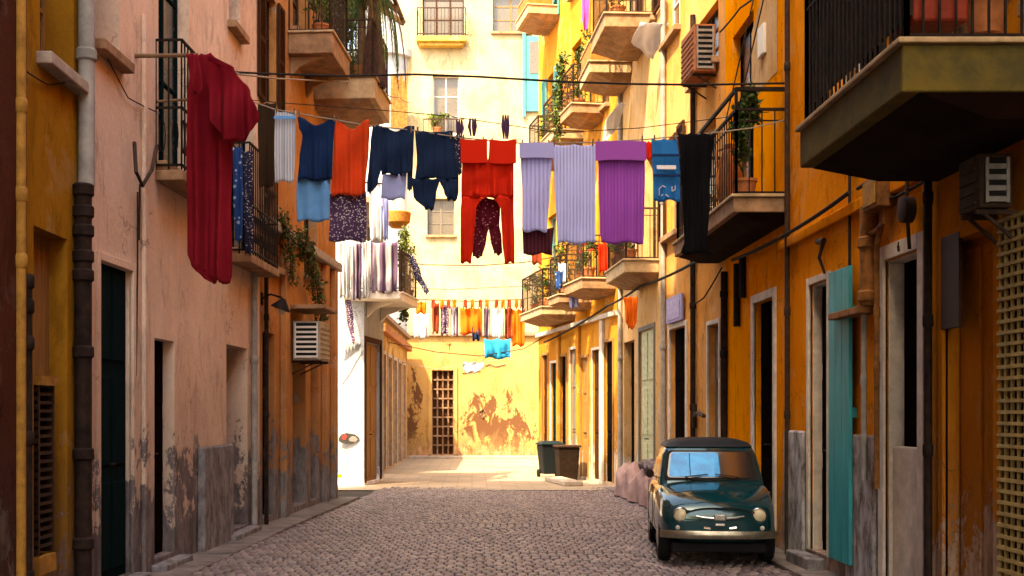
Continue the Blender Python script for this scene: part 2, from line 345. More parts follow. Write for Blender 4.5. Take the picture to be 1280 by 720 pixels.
    def louvre(s, pa, pb, z0, z1, mat, r=.05):
        a, b = s.op(pa, pb, z0, z1, r); m = MB(); m.box(a, b, -r-.12, -r-.07, z0, z1); g0 = m.build('shutter_box', M['dark_door'], s.root)
        g = MB(); n = int((z1-z0)/.075)
        for k in range(n):
            z = z0+(z1-z0)*k/n; g.add([(a,-r-.05,z),(b,-r-.05,z),(b,-r+.02,z-.035),(a,-r+.02,z-.035),(a,-r-.05,z+.01),(b,-r-.05,z+.01),(b,-r+.02,z-.022),(a,-r+.02,z-.022)], [(0,3,2,1),(4,5,6,7),(3,7,6,2),(0,4,7,3),(1,2,6,5)])
        g.build('louvre', mat, g0); return g0
    def balcony(s, Yn, Yf, dep, zt, thick=.16, rail=.95, mat='slab', railmat='iron', under=None, step=.11, brackets=True, bow=False, deck=True, taper=.0):
        a, b = sorted((s.xY(Yn), s.xY(Yf))); m = MB()
        m.box(a, b, .003, dep, zt-thick, zt);
        tm = MB() if taper else None
        if taper: tm.add([(a+.0,.004,zt-thick-.002),(b,.004,zt-thick-.002),(b,dep*.9,zt-thick-.002),(a,dep*.9,zt-thick-.002),(a+.12,.004,zt-thick-taper),(b-.12,.004,zt-thick-taper),(b-.12,dep*.45,zt-thick-taper),(a+.12,dep*.45,zt-thick-taper)], [(0,3,2,1),(4,5,6,7),(0,1,5,4),(1,2,6,5),(2,3,7,6),(3,0,4,7)])
        sl = m.build('balcony', M[mat], s.root, bevel=.012)
        if tm: tm.build('slab_underside', M['slab_shade'] if railmat == 'iron' else M['slab'], sl)  # undersides get a darker material, their shade put into the colour
        lp = MB(); lp.box(a-.03, b+.03, .004, dep+.03, zt+.001, zt+.035); lp.build('slab_edge', M['slab_l'] if mat in ('slab_moss', 'slab') else M[mat], sl, bevel=.008)  # paler lip on the darker slabs: light on the top edge put into colour
        if brackets and not taper:
            for q in (a+.18, b-.18):
                k = MB(); k.add([(q-.05,.004,zt-thick-.002),(q+.05,.004,zt-thick-.002),(q+.05,dep*.75,zt-thick-.002),(q-.05,dep*.75,zt-thick-.002),(q-.05,.004,zt-thick-.32),(q+.05,.004,zt-thick-.32),(q+.05,dep*.2,zt-thick-.16),(q-.05,dep*.2,zt-thick-.16)], [(0,3,2,1),(4,5,6,7),(0,1,5,4),(1,2,6,5),(2,3,7,6),(3,0,4,7)])
                k.build('bracket', M[mat], sl, bevel=.01)
        if rail:
            g = MB(); z0, z1 = zt+.06, zt+rail; y1 = dep-.04; x0, x1 = a+.04, b-.04
            path = [(x0, .01), (x0, y1), (x1, y1), (x1, .01)]
            for (p, q) in zip(path, path[1:]):
                ln = math.hypot(q[0]-p[0], q[1]-p[1]); n = max(2, int(ln/step))
                for zz, ww in ((z0, .02), (z1, .03), (z1-.12, .014)): g.bar((*p, zz), (*q, zz), ww)
                for k in range(n+1):
                    t = k/n; xx, yy = p[0]+(q[0]-p[0])*t, p[1]+(q[1]-p[1])*t
                    g.bar((xx, yy, z0 if 0 < k < n else zt+.03), (xx, yy, z1), .013 if 0 < k < n else .026)
            g.build('railing', M[railmat], sl)
        return sl
def pipe(name, label, pts, r, mat, collars=(), cat='pipe', cr=1.28, group=None):
    m = MB(); m.tube(pts, r, 10); o = m.build(name, mat, None, smooth=True); tag(o, label, cat, group)
    for p in collars:
        c = MB(); p = Vector(p); c.lathe([(r*1.05, -.05), (r*cr, -.035), (r*cr, .035), (r*1.05, .05)], p, 12); c.build('pipe_collar', mat, o, smooth=True)
    return o
# ---------------------------------------------------------------- ground
def structure(o): return tag(o, kind='structure')
m = MB(); m.add([(-600,-300,-.06),(600,-300,-.06),(600,900,-.06),(-600,900,-.06)], [(0,1,2,3)])
structure(m.build('ground', simple('dust', (.32,.25,.18), .95)))
mm, nt, b = mat_base('far_paving'); g = nt.nodes.new('ShaderNodeNewGeometry').outputs['Position']
br = nt.nodes.new('ShaderNodeTexBrick'); br.inputs['Scale'].default_value = 1; br.inputs['Brick Width'].default_value = .62; br.inputs['Row Height'].default_value = .4; br.inputs['Mortar Size'].default_value = .012
nt.links.new(g, br.inputs['Vector']); br.inputs['Color1'].default_value = (.30,.225,.15,1); br.inputs['Color2'].default_value = (.37,.28,.19,1); br.inputs['Mortar'].default_value = (.16,.12,.09,1)
nn = noise(nt, g, 1.1, 7, .7, .3); nt.links.new(mix(nt, ramp(nt, nn, [(.4,0),(.65,.55)]), br.outputs[0], (.2,.15,.10)), b.inputs['Base Color']); b.inputs['Roughness'].default_value = .75; bump(nt, b, br.outputs[1], -.4, .01)
m = MB(); m.add([(-9,23.6,-.004),(6,23.6,-.004),(6,46,-.004),(-9,46,-.004)], [(0,1,2,3)]); structure(m.build('pavement', mm))
m = MB(); m.add([(-4,-6,-.024),(6,-6,-.024),(6,23.6,-.024),(-4,23.6,-.024)], [(0,1,2,3)]); structure(m.build('street', simple('joint_sand', (.045,.036,.03), .95)))
# setts, each a little block of its own height and tilt, one sheet of paving
mm, nt, b = mat_base('sett_stone'); g = nt.nodes.new('ShaderNodeNewGeometry').outputs['Position']
at = nt.nodes.new('ShaderNodeAttribute'); at.attribute_name = 'tone'
c1 = ramp(nt, at.outputs['Fac'], [(0,(.11,.078,.082)),(.5,(.165,.122,.125)),(1,(.25,.19,.18))])
c1 = mix(nt, .5, c1, ramp(nt, noise(nt, g, 30, 5, .7), [(.25,.35),(.75,1)]), 'MULTIPLY')
c1 = mix(nt, ramp(nt, noise(nt, g, .8, 5, .7), [(.4,0),(.7,.5)]), c1, (.07,.058,.055))
nt.links.new(c1, b.inputs['Base Color']); nt.links.new(ramp(nt, noise(nt, g, 3, 5, .7), [(.3,.34),(.7,.62)]), b.inputs['Roughness'])
bump(nt, b, noise(nt, g, 45, 5, .7), .5, .01)
vs_, fs_, tn = [], [], []
y = 4.0; row = 0
while y < 24.4:
    h = .17+rnd.uniform(-.004, .004); x = -3.6+(row % 2)*.05+rnd.uniform(-.002, .002)
    while x < 3.5:
        wd = .10+rnd.uniform(-.003, .003); t = rnd.random()
        lx = -3.02+max(0, y-12)*.074
        if x > lx+.29 and x+wd < 3.05 and not (y > 23.5 and rnd.random() < (y-23.5)/1.0*.5):
            z = rnd.uniform(-.005, .005)+.012*math.sin(x*1.1+y*.4); g_ = .008; e = .018; n = len(vs_)
            tl = [rnd.uniform(-.003, .003) for _ in range(4)]; yy = y+.05*math.sin(x*.9+.3)+.02*math.sin(x*2.7)
            for (k, s_, zz) in ((0, g_, -.03), (0, g_, -.009), (1, g_+e, .0)):
                for q, (ax, ay) in enumerate(((x+s_, yy+s_), (x+wd-s_, yy+s_), (x+wd-s_, yy+h-s_), (x+s_, yy+h-s_))):
                    vs_.append((ax, ay, z+zz+tl[q]))
            for k in (0, 4):
                for q in range(4): fs_.append((n+k+q, n+k+(q+1) % 4, n+k+4+(q+1) % 4, n+k+4+q)); tn.append(t)
            fs_.append((n+8, n+9, n+10, n+11)); tn.append(t)
        x += wd
    y += h; row += 1
me = bpy.data.meshes.new('cobbled_road'); me.from_pydata(vs_, [], fs_); me.update(); a = me.attributes.new('tone', 'FLOAT', 'FACE'); a.data.foreach_set('value', tn)
me.materials.append(mm); o = bpy.data.objects.new('cobbled_road', me); C.objects.link(o); structure(o)
# kerb slabs along both walls
def strip(name, pts, wdt, side, step):
    m = MB()
    for (p, q) in zip(pts, pts[1:]):
        L_ = math.dist(p, q); n = max(1, round(L_/step))
        for k in range(n):
            t0, t1 = k/n+.004/L_, (k+1)/n-.004/L_
            ax, ay = p[0]+(q[0]-p[0])*t0, p[1]+(q[1]-p[1])*t0; bx, by = p[0]+(q[0]-p[0])*t1, p[1]+(q[1]-p[1])*t1
            z = .02+rnd.uniform(-.004, .004); s_ = side
            m.add([(ax,ay,z),(ax+s_*wdt,ay,z),(bx+s_*wdt,by,z),(bx,by,z),(ax,ay,-.1),(ax+s_*wdt,ay,-.1),(bx+s_*wdt,by,-.1),(bx,by,-.1)], [(0,1,2,3),(0,4,5,1),(1,5,6,2),(2,6,7,3),(3,7,4,0)])
    return structure(m.build(name, simple(name+'_stone', (.20,.165,.15), .75, var=.6, scale=3, bmp=.5), bevel=.012))
strip('pavement_edge', [(-3.2,3),(-3.12,9.6),(-2.83,16),(-2.43,21.4)], .42, 1, .62)
strip('gutter', [(3.42,3),(3.42,16),(3.02,24.3)], .36, -1, .9)

# ---------------------------------------------------------------- left row
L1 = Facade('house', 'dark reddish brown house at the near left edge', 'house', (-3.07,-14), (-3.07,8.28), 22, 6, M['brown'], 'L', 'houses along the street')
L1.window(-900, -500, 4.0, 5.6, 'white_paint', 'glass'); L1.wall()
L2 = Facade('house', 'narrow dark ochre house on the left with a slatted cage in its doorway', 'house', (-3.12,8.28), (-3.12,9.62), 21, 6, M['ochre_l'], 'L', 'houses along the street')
a, b_ = L2.op(42, 84, 0.0, 2.86, .14)
q = MB(); q.box(a, b_, -.2, -.14, 0, 2.86); q.build('door', M['ochre_door'], L2.root)
q = MB(); xx = L2.x(44), L2.x(64); x0, x1 = min(xx), max(xx); zt = 1.72
for k in range(20): zz = .55+k*.061; q.box(x0, x1, -.13, .02, zz, zz+.022)
q.box(x0, x0+.03, -.135, .025, .5, zt); q.box(x1-.03, x1, -.135, .025, .5, zt); q.box(x0, x1, -.138, -.12, .5, zt)
q.build('slatted_cage', M['iron_r'], L2.root)
q = MB(); q.box(x0-.02, x1+.02, -.13, .05, zt+.003, zt+.07); q.build('cage_cap', M['pipe_y'], L2.root); q = MB(); q.box(x0-.01, x1+.01, -.13, .035, .36, .49); q.build('cage_sill', M['pipe_y'], L2.root)
L2.window(50, 92, 4.12, 5.7, 'ochre_door', 'glass', r=.22, sill='stone'); L2.window(50, 92, 7.6, 9.2)
L2.wall()
L3 = Facade('house', 'tall faded pink plaster house on the left with iron window balconies', 'house', (-3.12,9.64), (-2.83,16), 17.5, 6, M['pink'], 'L', 'houses along the street')
L3.window(119, 150, L3.z(130, 60), 6.4, 'teal_door', 'glass', r=.3)
L3.door(123, 164, .08, L3.z(123, 325), M['teal_door'], r=.05, trim=M['pink'], tw=.07)
L3.window(198, 236, 3.95, 6.7, 'teal_door', 'glass', r=.12, louv=None)
L3.window(288, 318, 3.5, 5.55, 'teal_door', 'glass', r=.12)
L3.window(286, 300, 6.2, 7.3, 'dark_door', 'glass', r=.15)
for za in (9.6, 13.0):
    for pa, pb in ((119,150),(200,236),(286,310)): L3.window(pa, pb, za, za+1.9, 'teal_door', 'glass', louv=None)
L3.door(193, 218, .12, L3.z(193, 422), M['dark_door'], r=.12)
L3.door(283, 309, .1, L3.z(283, 430), M['grey_door'], r=.34)
for (pa, pb, z0, z1) in ((196,240,3.85,5.1),(287,323,3.42,4.75)):      # cage balconies in front of the tall windows
    a, b_ = sorted((L3.x(pa), L3.x(pb)))
    q = MB(); q.box(a-.06, b_+.06, .003, .27, z0-.1, z0); bl = q.build('balcony', M['slab'], L3.root, bevel=.01)
    g_ = MB(); pth = [(a-.03,.0),(a-.03,.25),(b_+.03,.25),(b_+.03,.0)]
    for p, q2 in zip(pth, pth[1:]):
        n = max(2, int(math.dist(p, q2)/.1))
        for zz in (z0+.05, z0+.6, z1): g_.bar((*p, zz), (*q2, zz), .022)
        for k in range(n+1): t = k/n; xx, yy = p[0]+(q2[0]-p[0])*t, p[1]+(q2[1]-p[1])*t; g_.bar((xx, yy, z0), (xx, yy, z1), .014)
        for k in range(n):      # scrolls between the bars
            t = (k+.5)/n; xx, yy = p[0]+(q2[0]-p[0])*t, p[1]+(q2[1]-p[1])*t
            g_.tube([(xx, yy+.03*math.cos(a_)*(abs(q2[1]-p[1]) > .01), z0+.33+.16*math.sin(a_)) if abs(q2[1]-p[1]) > .01 else (xx+.035*math.cos(a_), yy, z0+.33+.16*math.sin(a_)) for a_ in [j*math.pi/4 for j in range(9)]], .006, 4)
    g_.build('railing', M['iron'], bl)
for pa in (246, 272):                                                    # wall ribs between bays
    xx = L3.x(pa+44); q = MB(); q.box(xx-.05, xx+.05, .002, .05, 0, 3.2)
    if pa == 272: q.build('pilaster', M['pink'], L3.root)
xx = L3.x(178); q = MB(); q.box(xx-.045, xx+.045, .002, .045, 0, 5.2); q.build('pilaster', M['pink'], L3.root, bevel=.01)
# crumbling buttress at the foot of the pink wall
a, b_ = sorted((L3.x(246), L3.x(283))); q = MB(); q.box(a, b_, .003, .09, 0, 1.15); q.build('plinth', M['flaking_d'], L3.root, bevel=.02)
L3.wall()
L4 = Facade('house', 'orange brown plaster house on the left with overhanging balconies and air conditioner', 'house', (-2.83,16.02), (-2.43,21.4), 9.45, 2.4, M['orange_l'], 'L', 'houses along the street')
L4.door(328, 343, .1, 2.62, M['dark_door'], r=.15); L4.door(366, 382, .1, 2.9, M['brown_door'], r=.2); L4.door(388, 398, .1, 2.95, M['ochre_door'], r=.14)
L4.window(329, 345, 5.7, 7.3, 'brown_door', 'glass', r=.1, louv='brown_door', loff=.015)
L4.window(331, 347, 3.55, 4.6, 'white_paint', 'glass', r=.12)
L4.window(366, 384, 7.3, 9.1, 'brown_door', 'glass'); L4.window(397, 410, 7.1, 8.9, 'brown_door', 'glass'); L4.window(380, 396, 3.7, 5.2, 'brown_door', 'glass')
L4.balcony(17.65, 19.1, .66, 7.1, .3, .95, 'slab', 'iron_r')
L4.balcony(19.5, 21.2, 1.0, 6.95, .34, .95, 'slab_l', 'iron_r', taper=.14)
for px in (352, 403, 414):
    xx = L4.x(px); q = MB(); q.box(xx-.12, xx+.12, .002, .1, 0, 4.0); q.build('pilaster', M['orange_l'], L4.root, bevel=.015)
q = MB(); q.box(.02, L4.L-.02, .003, .13, 4.02, 4.16); q.build('string_course', M['stone'], L4.root, bevel=.02)
L4.wall()
# white house past the side alley: its near end is turned to the camera
L5 = Facade('house', 'small whitewashed house beyond the side alley with laundry on its balcony', 'house', (-2.25,25.0), (-1.98,26.9), 5.9, 5, M['white'], 'L', 'houses along the street')
L5.balcony(25.1, 26.8, .8, 4.0, .16, .9, 'white_paint', 'iron_r')
L5.door(457, 475, .05, 3.0, M['ochre_door'], r=.08, trim=M['brown_door'], tw=.12)
L5.window(459, 473, 4.05, 5.6, 'white_paint', 'glass_b')
m = MB(); m.box(-2.62, -1.47, 24.5, 24.995, 3.84, 4.0); m.v = [tuple(L5.M.inverted() @ Vector(v)) for v in m.v]; bl = m.build('balcony', M['white_paint'], L5.root, bevel=.012)
g_ = MB(); li = L5.M.inverted(); pth = [(-2.6,24.99),(-2.6,24.53),(-1.49,24.53),(-1.49,24.99)]
for p, q2 in zip(pth, pth[1:]):
    for zz in (4.06, 4.9): g_.bar(li @ Vector((*p, zz)), li @ Vector((*q2, zz)), .02)
    n = int(math.dist(p, q2)/.1)
    for k in range(n+1): t = k/n; v = (p[0]+(q2[0]-p[0])*t, p[1]+(q2[1]-p[1])*t); g_.bar(li @ Vector((*v, 4.0)), li @ Vector((*v, 4.9)), .013)
g_.build('railing', M['iron_r'], bl)
L5.wall()
L6 = Facade('house', 'low ochre row of shuttered brown shopfronts at the far left', 'house', (-2.27,29.4), (-2.12,39.3), 3.9, 5, M['gold'], 'L', 'houses along the street')
for k, Y in enumerate((30.0, 31.8, 33.6, 35.4, 37.2)):
    px_ = [PX0+F*(L6.o+L6.u*L6.xY(v)).x/v for v in (Y, Y+1.1)]
    L6.door(px_[0], px_[1], .05, 3.0, M['brown_door'] if k % 2 else M['ochre_door'], r=.12, trim=M['stone'])
q = MB(); q.box(.02, L6.L-.02, .003, .16, 3.5, 3.7); q.build('cornice', M['terracotta'], L6.root, bevel=.02)
L6.wall()

# ---------------------------------------------------------------- street end
E1 = Facade('wall', 'golden plaster wall closing the far end of the street, badly flaked', 'wall', (4.6,39.7), (-2.5,39.7), 4.05, .4, M['gold_end'], 'R')
E1.o  # facing the camera
E1.grille(540, 567, .12, E1.z(550, 463), M['rust_door'], r=.06, nx=4, nz=9, w=.05, back='brown_door')
a, b_, *_ = E1.ops[-1]; E1.trim(a, b_, .12, E1.ops[-1][3], M['gold_end'], .12, .05)
E1.wall(rec=.3)
m = MB(); m.box(-2.2, 3.2, 39.42, 39.68, -.01, .09); o = m.build('doorstep', M['stone'], bevel=.02); structure(o)
E2 = Facade('apartment_building', 'tall pale cream apartment building behind the golden end wall', 'building', (8,43), (-3.08,43), 21, 8, M['cream'], 'R')
e2 = lambda px, py: E2.z(px, py)
E2.window(541, 574, e2(550,166)-.1, e2(550,94), 'white_paint', 'glass_b', r=.2)
E2.window(534, 568, e2(550,294), e2(550,248), 'grey_door', 'glass_b', r=.2)
E2.window(616, 662, e2(640,40), e2(640,-10), 'ochre_door', 'glass_b', r=.2)
E2.window(528, 580, e2(550,48), e2(550,-25), 'brown_door', 'glass_b', r=.12, mull=2, sill=None)
E2.window(541, 574, e2(550,-40), e2(550,-110), 'white_paint', 'glass_b'); E2.window(616, 660, e2(550,-40), e2(550,-110), 'white_paint', 'glass_b')
a, b_ = sorted((E2.x(521), E2.x(583))); z0 = e2(550, 50)
q = MB(); q.box(a, b_, .003, .5, z0-.18, z0); q.box(a+.1, b_-.1, .004, .35, z0-.3, z0-.182); bl = q.build('balcony', plaster('ochre_slab', (.62,.40,.10), (.55,.33,.08), spots=.9, peelh=.01), E2.root, bevel=.02)
g_ = MB()
for p, q2 in (((a+.03,.0),(a+.03,.46)), ((a+.03,.46),(b_-.03,.46)), ((b_-.03,.46),(b_-.03,0))):
    for zz in (z0+.08, z0+1.0): g_.bar((*p, zz), (*q2, zz), .035)
    n = int(math.dist(p, q2)/.12)
    for k in range(n+1): t = k/n; xx, yy = p[0]+(q2[0]-p[0])*t, p[1]+(q2[1]-p[1])*t; g_.bar((xx, yy, z0), (xx, yy, z0+1.0), .02)
g_.build('railing', M['iron_r'], bl)
a, b_ = sorted((E2.x(530), E2.x(580))); z0 = e2(550, 166)-.1; q = MB(); q.box(a, b_, .003, .4, z0-.12, z0); bl = q.build('balcony', M['stone_w'], E2.root, bevel=.02)
g_ = MB(); n = 16
for k in range(n+1): xx = a+(b_-a)*k/n; g_.bar((xx,.37,z0),(xx,.37,z0+.5), .018)
g_.bar((a,.37,z0+.5),(b_,.37,z0+.5), .035); g_.build('railing', M['iron_r'], bl)
E2.wall()
# rounded white stair tower left of it
m = MB(); m.lathe([(1.1, -.1), (1.1, 14.2), (1.25, 14.25), (1.25, 14.5), (1.0, 14.55), (.85, 16.5), (.1, 16.9)], (0,0,0), 32)
o = m.build('stair_tower', M['white'], smooth=True); o.location = (-3.25, 43.6, 0); tag(o, 'rounded white tower at the left of the cream building', 'tower')
# ---------------------------------------------------------------- right row
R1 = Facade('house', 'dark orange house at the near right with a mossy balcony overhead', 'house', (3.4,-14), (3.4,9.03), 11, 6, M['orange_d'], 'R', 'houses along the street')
R1.door(1182, 1246, .1, R1.z(1240, 285), M['orange_d'], r=.10, handle=False, panels=1, trim=M['orange_d'], tw=.08)
a, b_ = sorted((R1.x(1182), R1.x(1205)))
R1.grille(1252, 1330, .02, R1.z(1250, 278), simple('yellow_lattice', (.45,.33,.13), .7, var=.4), r=-.02, nx=9, nz=38, w=.022)
R1.window(1300, 1420, 4.0, 6.2, 'ochre_door', 'glass', r=.1); R1.window(1175, 1230, 3.85, 6.1, 'brown_door', 'glass', r=.1, sill=None)
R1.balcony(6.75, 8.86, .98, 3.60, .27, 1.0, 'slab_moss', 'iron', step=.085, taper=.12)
R1.window(1500, 1700, 1.1, 2.5, 'brown_door', 'glass')
R1.wall()
R2 = Facade('house', 'orange yellow house on the right with turquoise board and white framed door', 'house', (3.4,9.04), (3.4,13.15), 11.5, 6, M['orange'], 'R', 'houses along the street')
R2.door(1107, 1150, .12, R2.z(1130, 318), M['dark_door'], r=.15, trim=M['stone_w'], tw=.12)
a, b_, *_ = R2.ops[-1]; q = MB(); q.box(a+.03, b_-.02, -.145, -.05, .12, 1.25); q.build('door_step_panel', M['stone_w'], R2.root, bevel=.01)
R2.door(1013, 1036, .15, R2.z(1013, 357), M['dark_door'], r=.12, trim=M['stone_w'], tw=.07)
R2.window(1040, 1085, 4.2, 6.2, 'white_paint', 'glass_b', r=.1, louv='dark_door')
for z0, z1, pr in ((.0, 1.32, .045),):
    for pa, pb in ((1062,1098),(984,1008)):
        a, b_ = sorted((R2.x(pa), R2.x(pb))); q = MB(); q.box(a, b_, .003, pr, z0, z1+.03*rnd.random()); q.build('plinth', M['flaking'], R2.root, bevel=.02)
q = MB(); q.box(.02, R2.L-.02, .003, .06, 3.28, 3.38); q.build('string_course', M['orange'], R2.root, bevel=.01)
R2.wall()
R3 = Facade('house', 'bright orange house on the right behind the parked car', 'house', (3.4,13.17), (3.4,16.1), 12, 6, M['bright'], 'R', 'houses along the street')
R3.door(943, 968, .15, R3.z(943, 380), M['dark_door'], r=.08, trim=M['stone_w'], tw=.1)
R3.window(916, 942, 4.0, 6.4, 'dark_door', 'glass', r=.1); R3.window(915, 950, 8.2, 10, 'ochre_door', 'glass', louv='dark_door')
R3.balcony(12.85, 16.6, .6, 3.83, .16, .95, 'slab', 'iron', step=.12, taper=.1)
R3.wall()
R4 = Facade('house', 'peach plaster house on the right with a lilac sign over its door', 'house', (3.4,16.1), (3.19,20.2), 12, 6, M['peach'], 'R', 'houses along the street')
R4.door(838, 858, .12, R4.z(840, 412), M['dark_door'], r=.08, trim=M['stone_w'], tw=.08)
R4.door(886, 900, .12, 2.75, M['grey_door'], r=.1, trim=M['stone_w'], tw=.06)
R4.window(866, 898, R4.z(880, 92), R4.z(880, 22), 'brown_door', 'glass', r=.1); R4.window(834, 850, 4.4, 6.0, 'grey_door', 'glass', r=.12, louv='brown_door')
R4.window(832, 850, 7.6, 9.4, 'white_paint', 'glass', r=.12); R4.window(862, 895, 4.0, 5.6, 'white_paint', 'glass_b')
R4.wall()
R5 = Facade('house', 'tan house on the right with stacked balconies of terracotta slabs', 'house', (3.19,20.22), (2.98,24.4), 13.5, 6, M['tan'], 'R', 'houses along the street')
R5.door(800, 818, .05, 3.0, simple('painted_shutter', (.62,.55,.34), .7, col2=(.16,.22,.13), scale=14, stretch=(2,2,1)), r=.03, trim=M['grey_door'], tw=.08)
R5.door(780, 793, .05, 2.9, M['dark_door'], r=.15)
for z0 in (4.1, 8.35, 11.6):
    R5.window(806, 820, z0, z0+2.1, 'brown_door', 'glass', r=.15, louv='brown_door' if z0 > 5 else None); R5.window(778, 794, z0, z0+2.1, 'dark_door', 'glass_b', r=.15)
R5.balcony(20.4, 22.3, .6, 4.1, .2, .9, 'slab_l', 'iron_r', taper=.12)
R5.balcony(20.9, 22.5, .85, 8.45, .22, .9, 'slab', 'iron_r', taper=.16)
R5.balcony(22.9, 24.2, .82, 8.2, .2, .0, 'slab_l', 'iron_r', taper=.14)
R5.wall()
R6 = Facade('house', 'long golden yellow house with a row of narrow doors at the far right', 'house', (2.98,24.42), (1.77,31.9), 14.5, 6, M['yellow'], 'R', 'houses along the street')
dm = ['dark_door', 'brown_door', 'ochre_door', 'grey_door', 'dark_door', 'teal_door', 'brown_door']
Y = 24.8
for k in range(7):
    pp = [PX0+F*(R6.o+R6.u*R6.xY(v)).x/v for v in (Y, Y+.62)]
    R6.door(pp[0], pp[1], .06, 3.0-.12*(k % 3), M[dm[k]], r=.05, trim=M['stone_w'] if k % 2 else M['ochre_door'], tw=.06)
    Y += 1.0
for z0 in (4.4, 8.0, 11.3):
    for Y in (25.1, 27.4, 29.9):
        pp = [PX0+F*(R6.o+R6.u*R6.xY(v)).x/v for v in (Y, Y+.9)]
        R6.window(pp[0], pp[1], z0, z0+2.1, 'teal_sh' if Y > 29 else 'brown_door', 'glass', r=.12, louv='teal_sh' if (Y > 29 and z0 > 7) else None)
R6.balcony(24.6, 26.1, .72, 4.25, .2, .9, 'slab', 'iron_r', taper=.1)
R6.balcony(27.9, 30.3, .82, 3.95, .16, .9, 'slab_l', 'iron_r', taper=.12)
R6.balcony(25.5, 26.6, .7, 8.05, .18, .85, 'slab', 'iron_r', taper=.12)
R6.balcony(28.9, 30.0, .7, 7.8, .16, .85, 'slab_l', 'iron_r', taper=.12)
R6.balcony(26.5, 27.5, .75, 4.1, .16, .9, 'slab', 'iron_r', taper=.12)
R6.balcony(27.2, 28.4, .7, 7.9, .18, .85, 'slab_l', 'iron_r', taper=.12)
R6.balcony(29.5, 30.9, .8, 11.5, .2, .0, 'slab_l', 'iron_r', taper=.12)
q = MB(); q.box(.02, R6.L-.02, .003, .1, 3.5, 3.6); q.build('string_course', M['stone_w'], R6.root, bevel=.01)
for Y in (25.55, 27.55, 29.5):
    xx = R6.xY(Y); q = MB(); q.box(xx-.11, xx+.11, .002, .07, 0, 3.48); q.build('pilaster', M['stone_w'] if Y < 27 else M['yellow'], R6.root, bevel=.01)
R6.wall()
# ---------------------------------------------------------------- pipes and cables
def fp(fa, px, z, off): return fa.P(fa.x(px, off), off, z)
def fpy(fa, px, py, off): return fa.P(fa.x(px, off), off, fa.z(px, py, off))
p = lambda px, z: fp(L2, px, z, .07)
pipe('gas_pipe', 'thin ochre painted pipe running down the dark ochre house', [p(26, 0), p(26, 6.5)], .035, M['pipe_y'], [p(26, z) for z in (2.55, 3.0, 3.6, 4.6)])
pipe('drain_pipe', 'short black drain pipe with bulging collars beside the slatted cage doorway', [p(31, 0), p(31, 2.45)], .05, M['pipe_d'], [p(31, z) for z in (2.42, 2.25, 2.0, 1.35, .4)])
p = lambda px, z: fp(L3, px, z, .08)
pipe('downpipe', 'pale grey upper downpipe between the ochre and pink houses', [p(108, 3.32), p(108, 8)], .065, M['pipe_g'], [p(108, 4.35), p(108, 6.0)])
pipe('downpipe', 'black cast iron downpipe with ringed joints between ochre and pink houses', [p(104, 0), p(104, 3.3)], .066, M['pipe_d'], [p(104, z) for z in (3.27, 3.1, 2.95, 2.75, 2.6, 2.0, 1.2, .5)])
p = lambda px, z: fp(L4, px, z, .06)
pipe('downpipe', 'slim dark downpipe beside the wall lamp on the orange brown house', [p(333, 0), p(333, 3.5)], .03, M['pipe_d'], [p(333, 1.5), p(333, 2.8)])
pipe('downpipe', 'grey downpipe at the corner between pink and orange brown houses', [fp(L3, 318, 0, .06), fp(L3, 318, 3.4, .06)], .04, M['pipe_g'], [fp(L3, 318, 2.2, .06)])
p = lambda px, z: fp(R2, px, z, .07)
pipe('downpipe', 'black downpipe right of the white framed door', [fp(R1, 1160, .0, .06), fp(R1, 1160, 3.3, .06)], .03, M['pipe_d'], [fp(R1, 1160, z, .06) for z in (1.25, 2.2, 3.1)])
pipe('gas_pipe', 'thick rust orange pipe bracket above the turquoise board', [p(1086, 2.42), p(1086, 3.25)], .075, M['pipe_o'], [p(1086, 2.5), p(1086, 2.95)])
pipe('gas_pipe', 'thin pale pipe left of the white framed door, bending near its top', [p(1096, .9), p(1096, 2.35), p(1096, 2.9), fp(R2, 1104, 3.1, .07), fp(R2, 1104, 3.25, .07)], .022, M['pipe_o'], [p(1096, 1.9), p(1096, 2.35)])
pipe('gas_pipe', 'grey pipe beneath the thick orange pipe bracket', [p(1080, .95), p(1080, 2.38)], .025, M['pipe_g'], [p(1080, 1.3), p(1080, 1.8)])
m = MB(); a = R2.x(1058), R2.x(1098); mm = Matrix(R2.M); m.box(min(a), max(a), .003, .17, 2.36, 2.42, mm); tag(m.build('pipe_ledge', M['pipe_o'], bevel=.008), 'small orange ledge carrying pipes beside the turquoise board', 'ledge')
pipe('downpipe', 'thin rusty downpipe on the orange house right of the car', [fp(R2, 984, .0, .05), fp(R2, 984, 3.2, .05), fp(R2, 984, 7, .05)], .028, M['iron_r'], [fp(R2, 984, z, .05) for z in (1.5, 2.6, 5.2)])
pipe('downpipe', 'dark downpipe at the edge of the bright orange house', [fp(R4, 905, .0, .05), fp(R4, 905, 3.4, .05)], .045, M['pipe_d'], [fp(R4, 905, z, .05) for z in (1.0, 2.3, 3.1)])
pipe('downpipe', 'dark downpipe between the lilac sign and the peach wall', [fp(R4, 866, .0, .05), fp(R4, 866, 7.4, .05)], .04, M['pipe_d'], [fp(R4, 866, z, .05) for z in (1.6, 3.1)])
pipe('downpipe', 'pale downpipe on the tan house', [fp(R4, 829, .0, .05), fp(R4, 829, 8.4, .05)], .045, M['pipe_g'], [fp(R4, 829, z, .05) for z in (2.6, 5.0)])
pipe('downpipe', 'grey downpipe at the near end of the yellow house', [fp(R5, 775, .0, .05), fp(R5, 775, 9, .05)], .045, M['pipe_g'], [fp(R5, 775, z, .05) for z in (2.6, 5.0)])
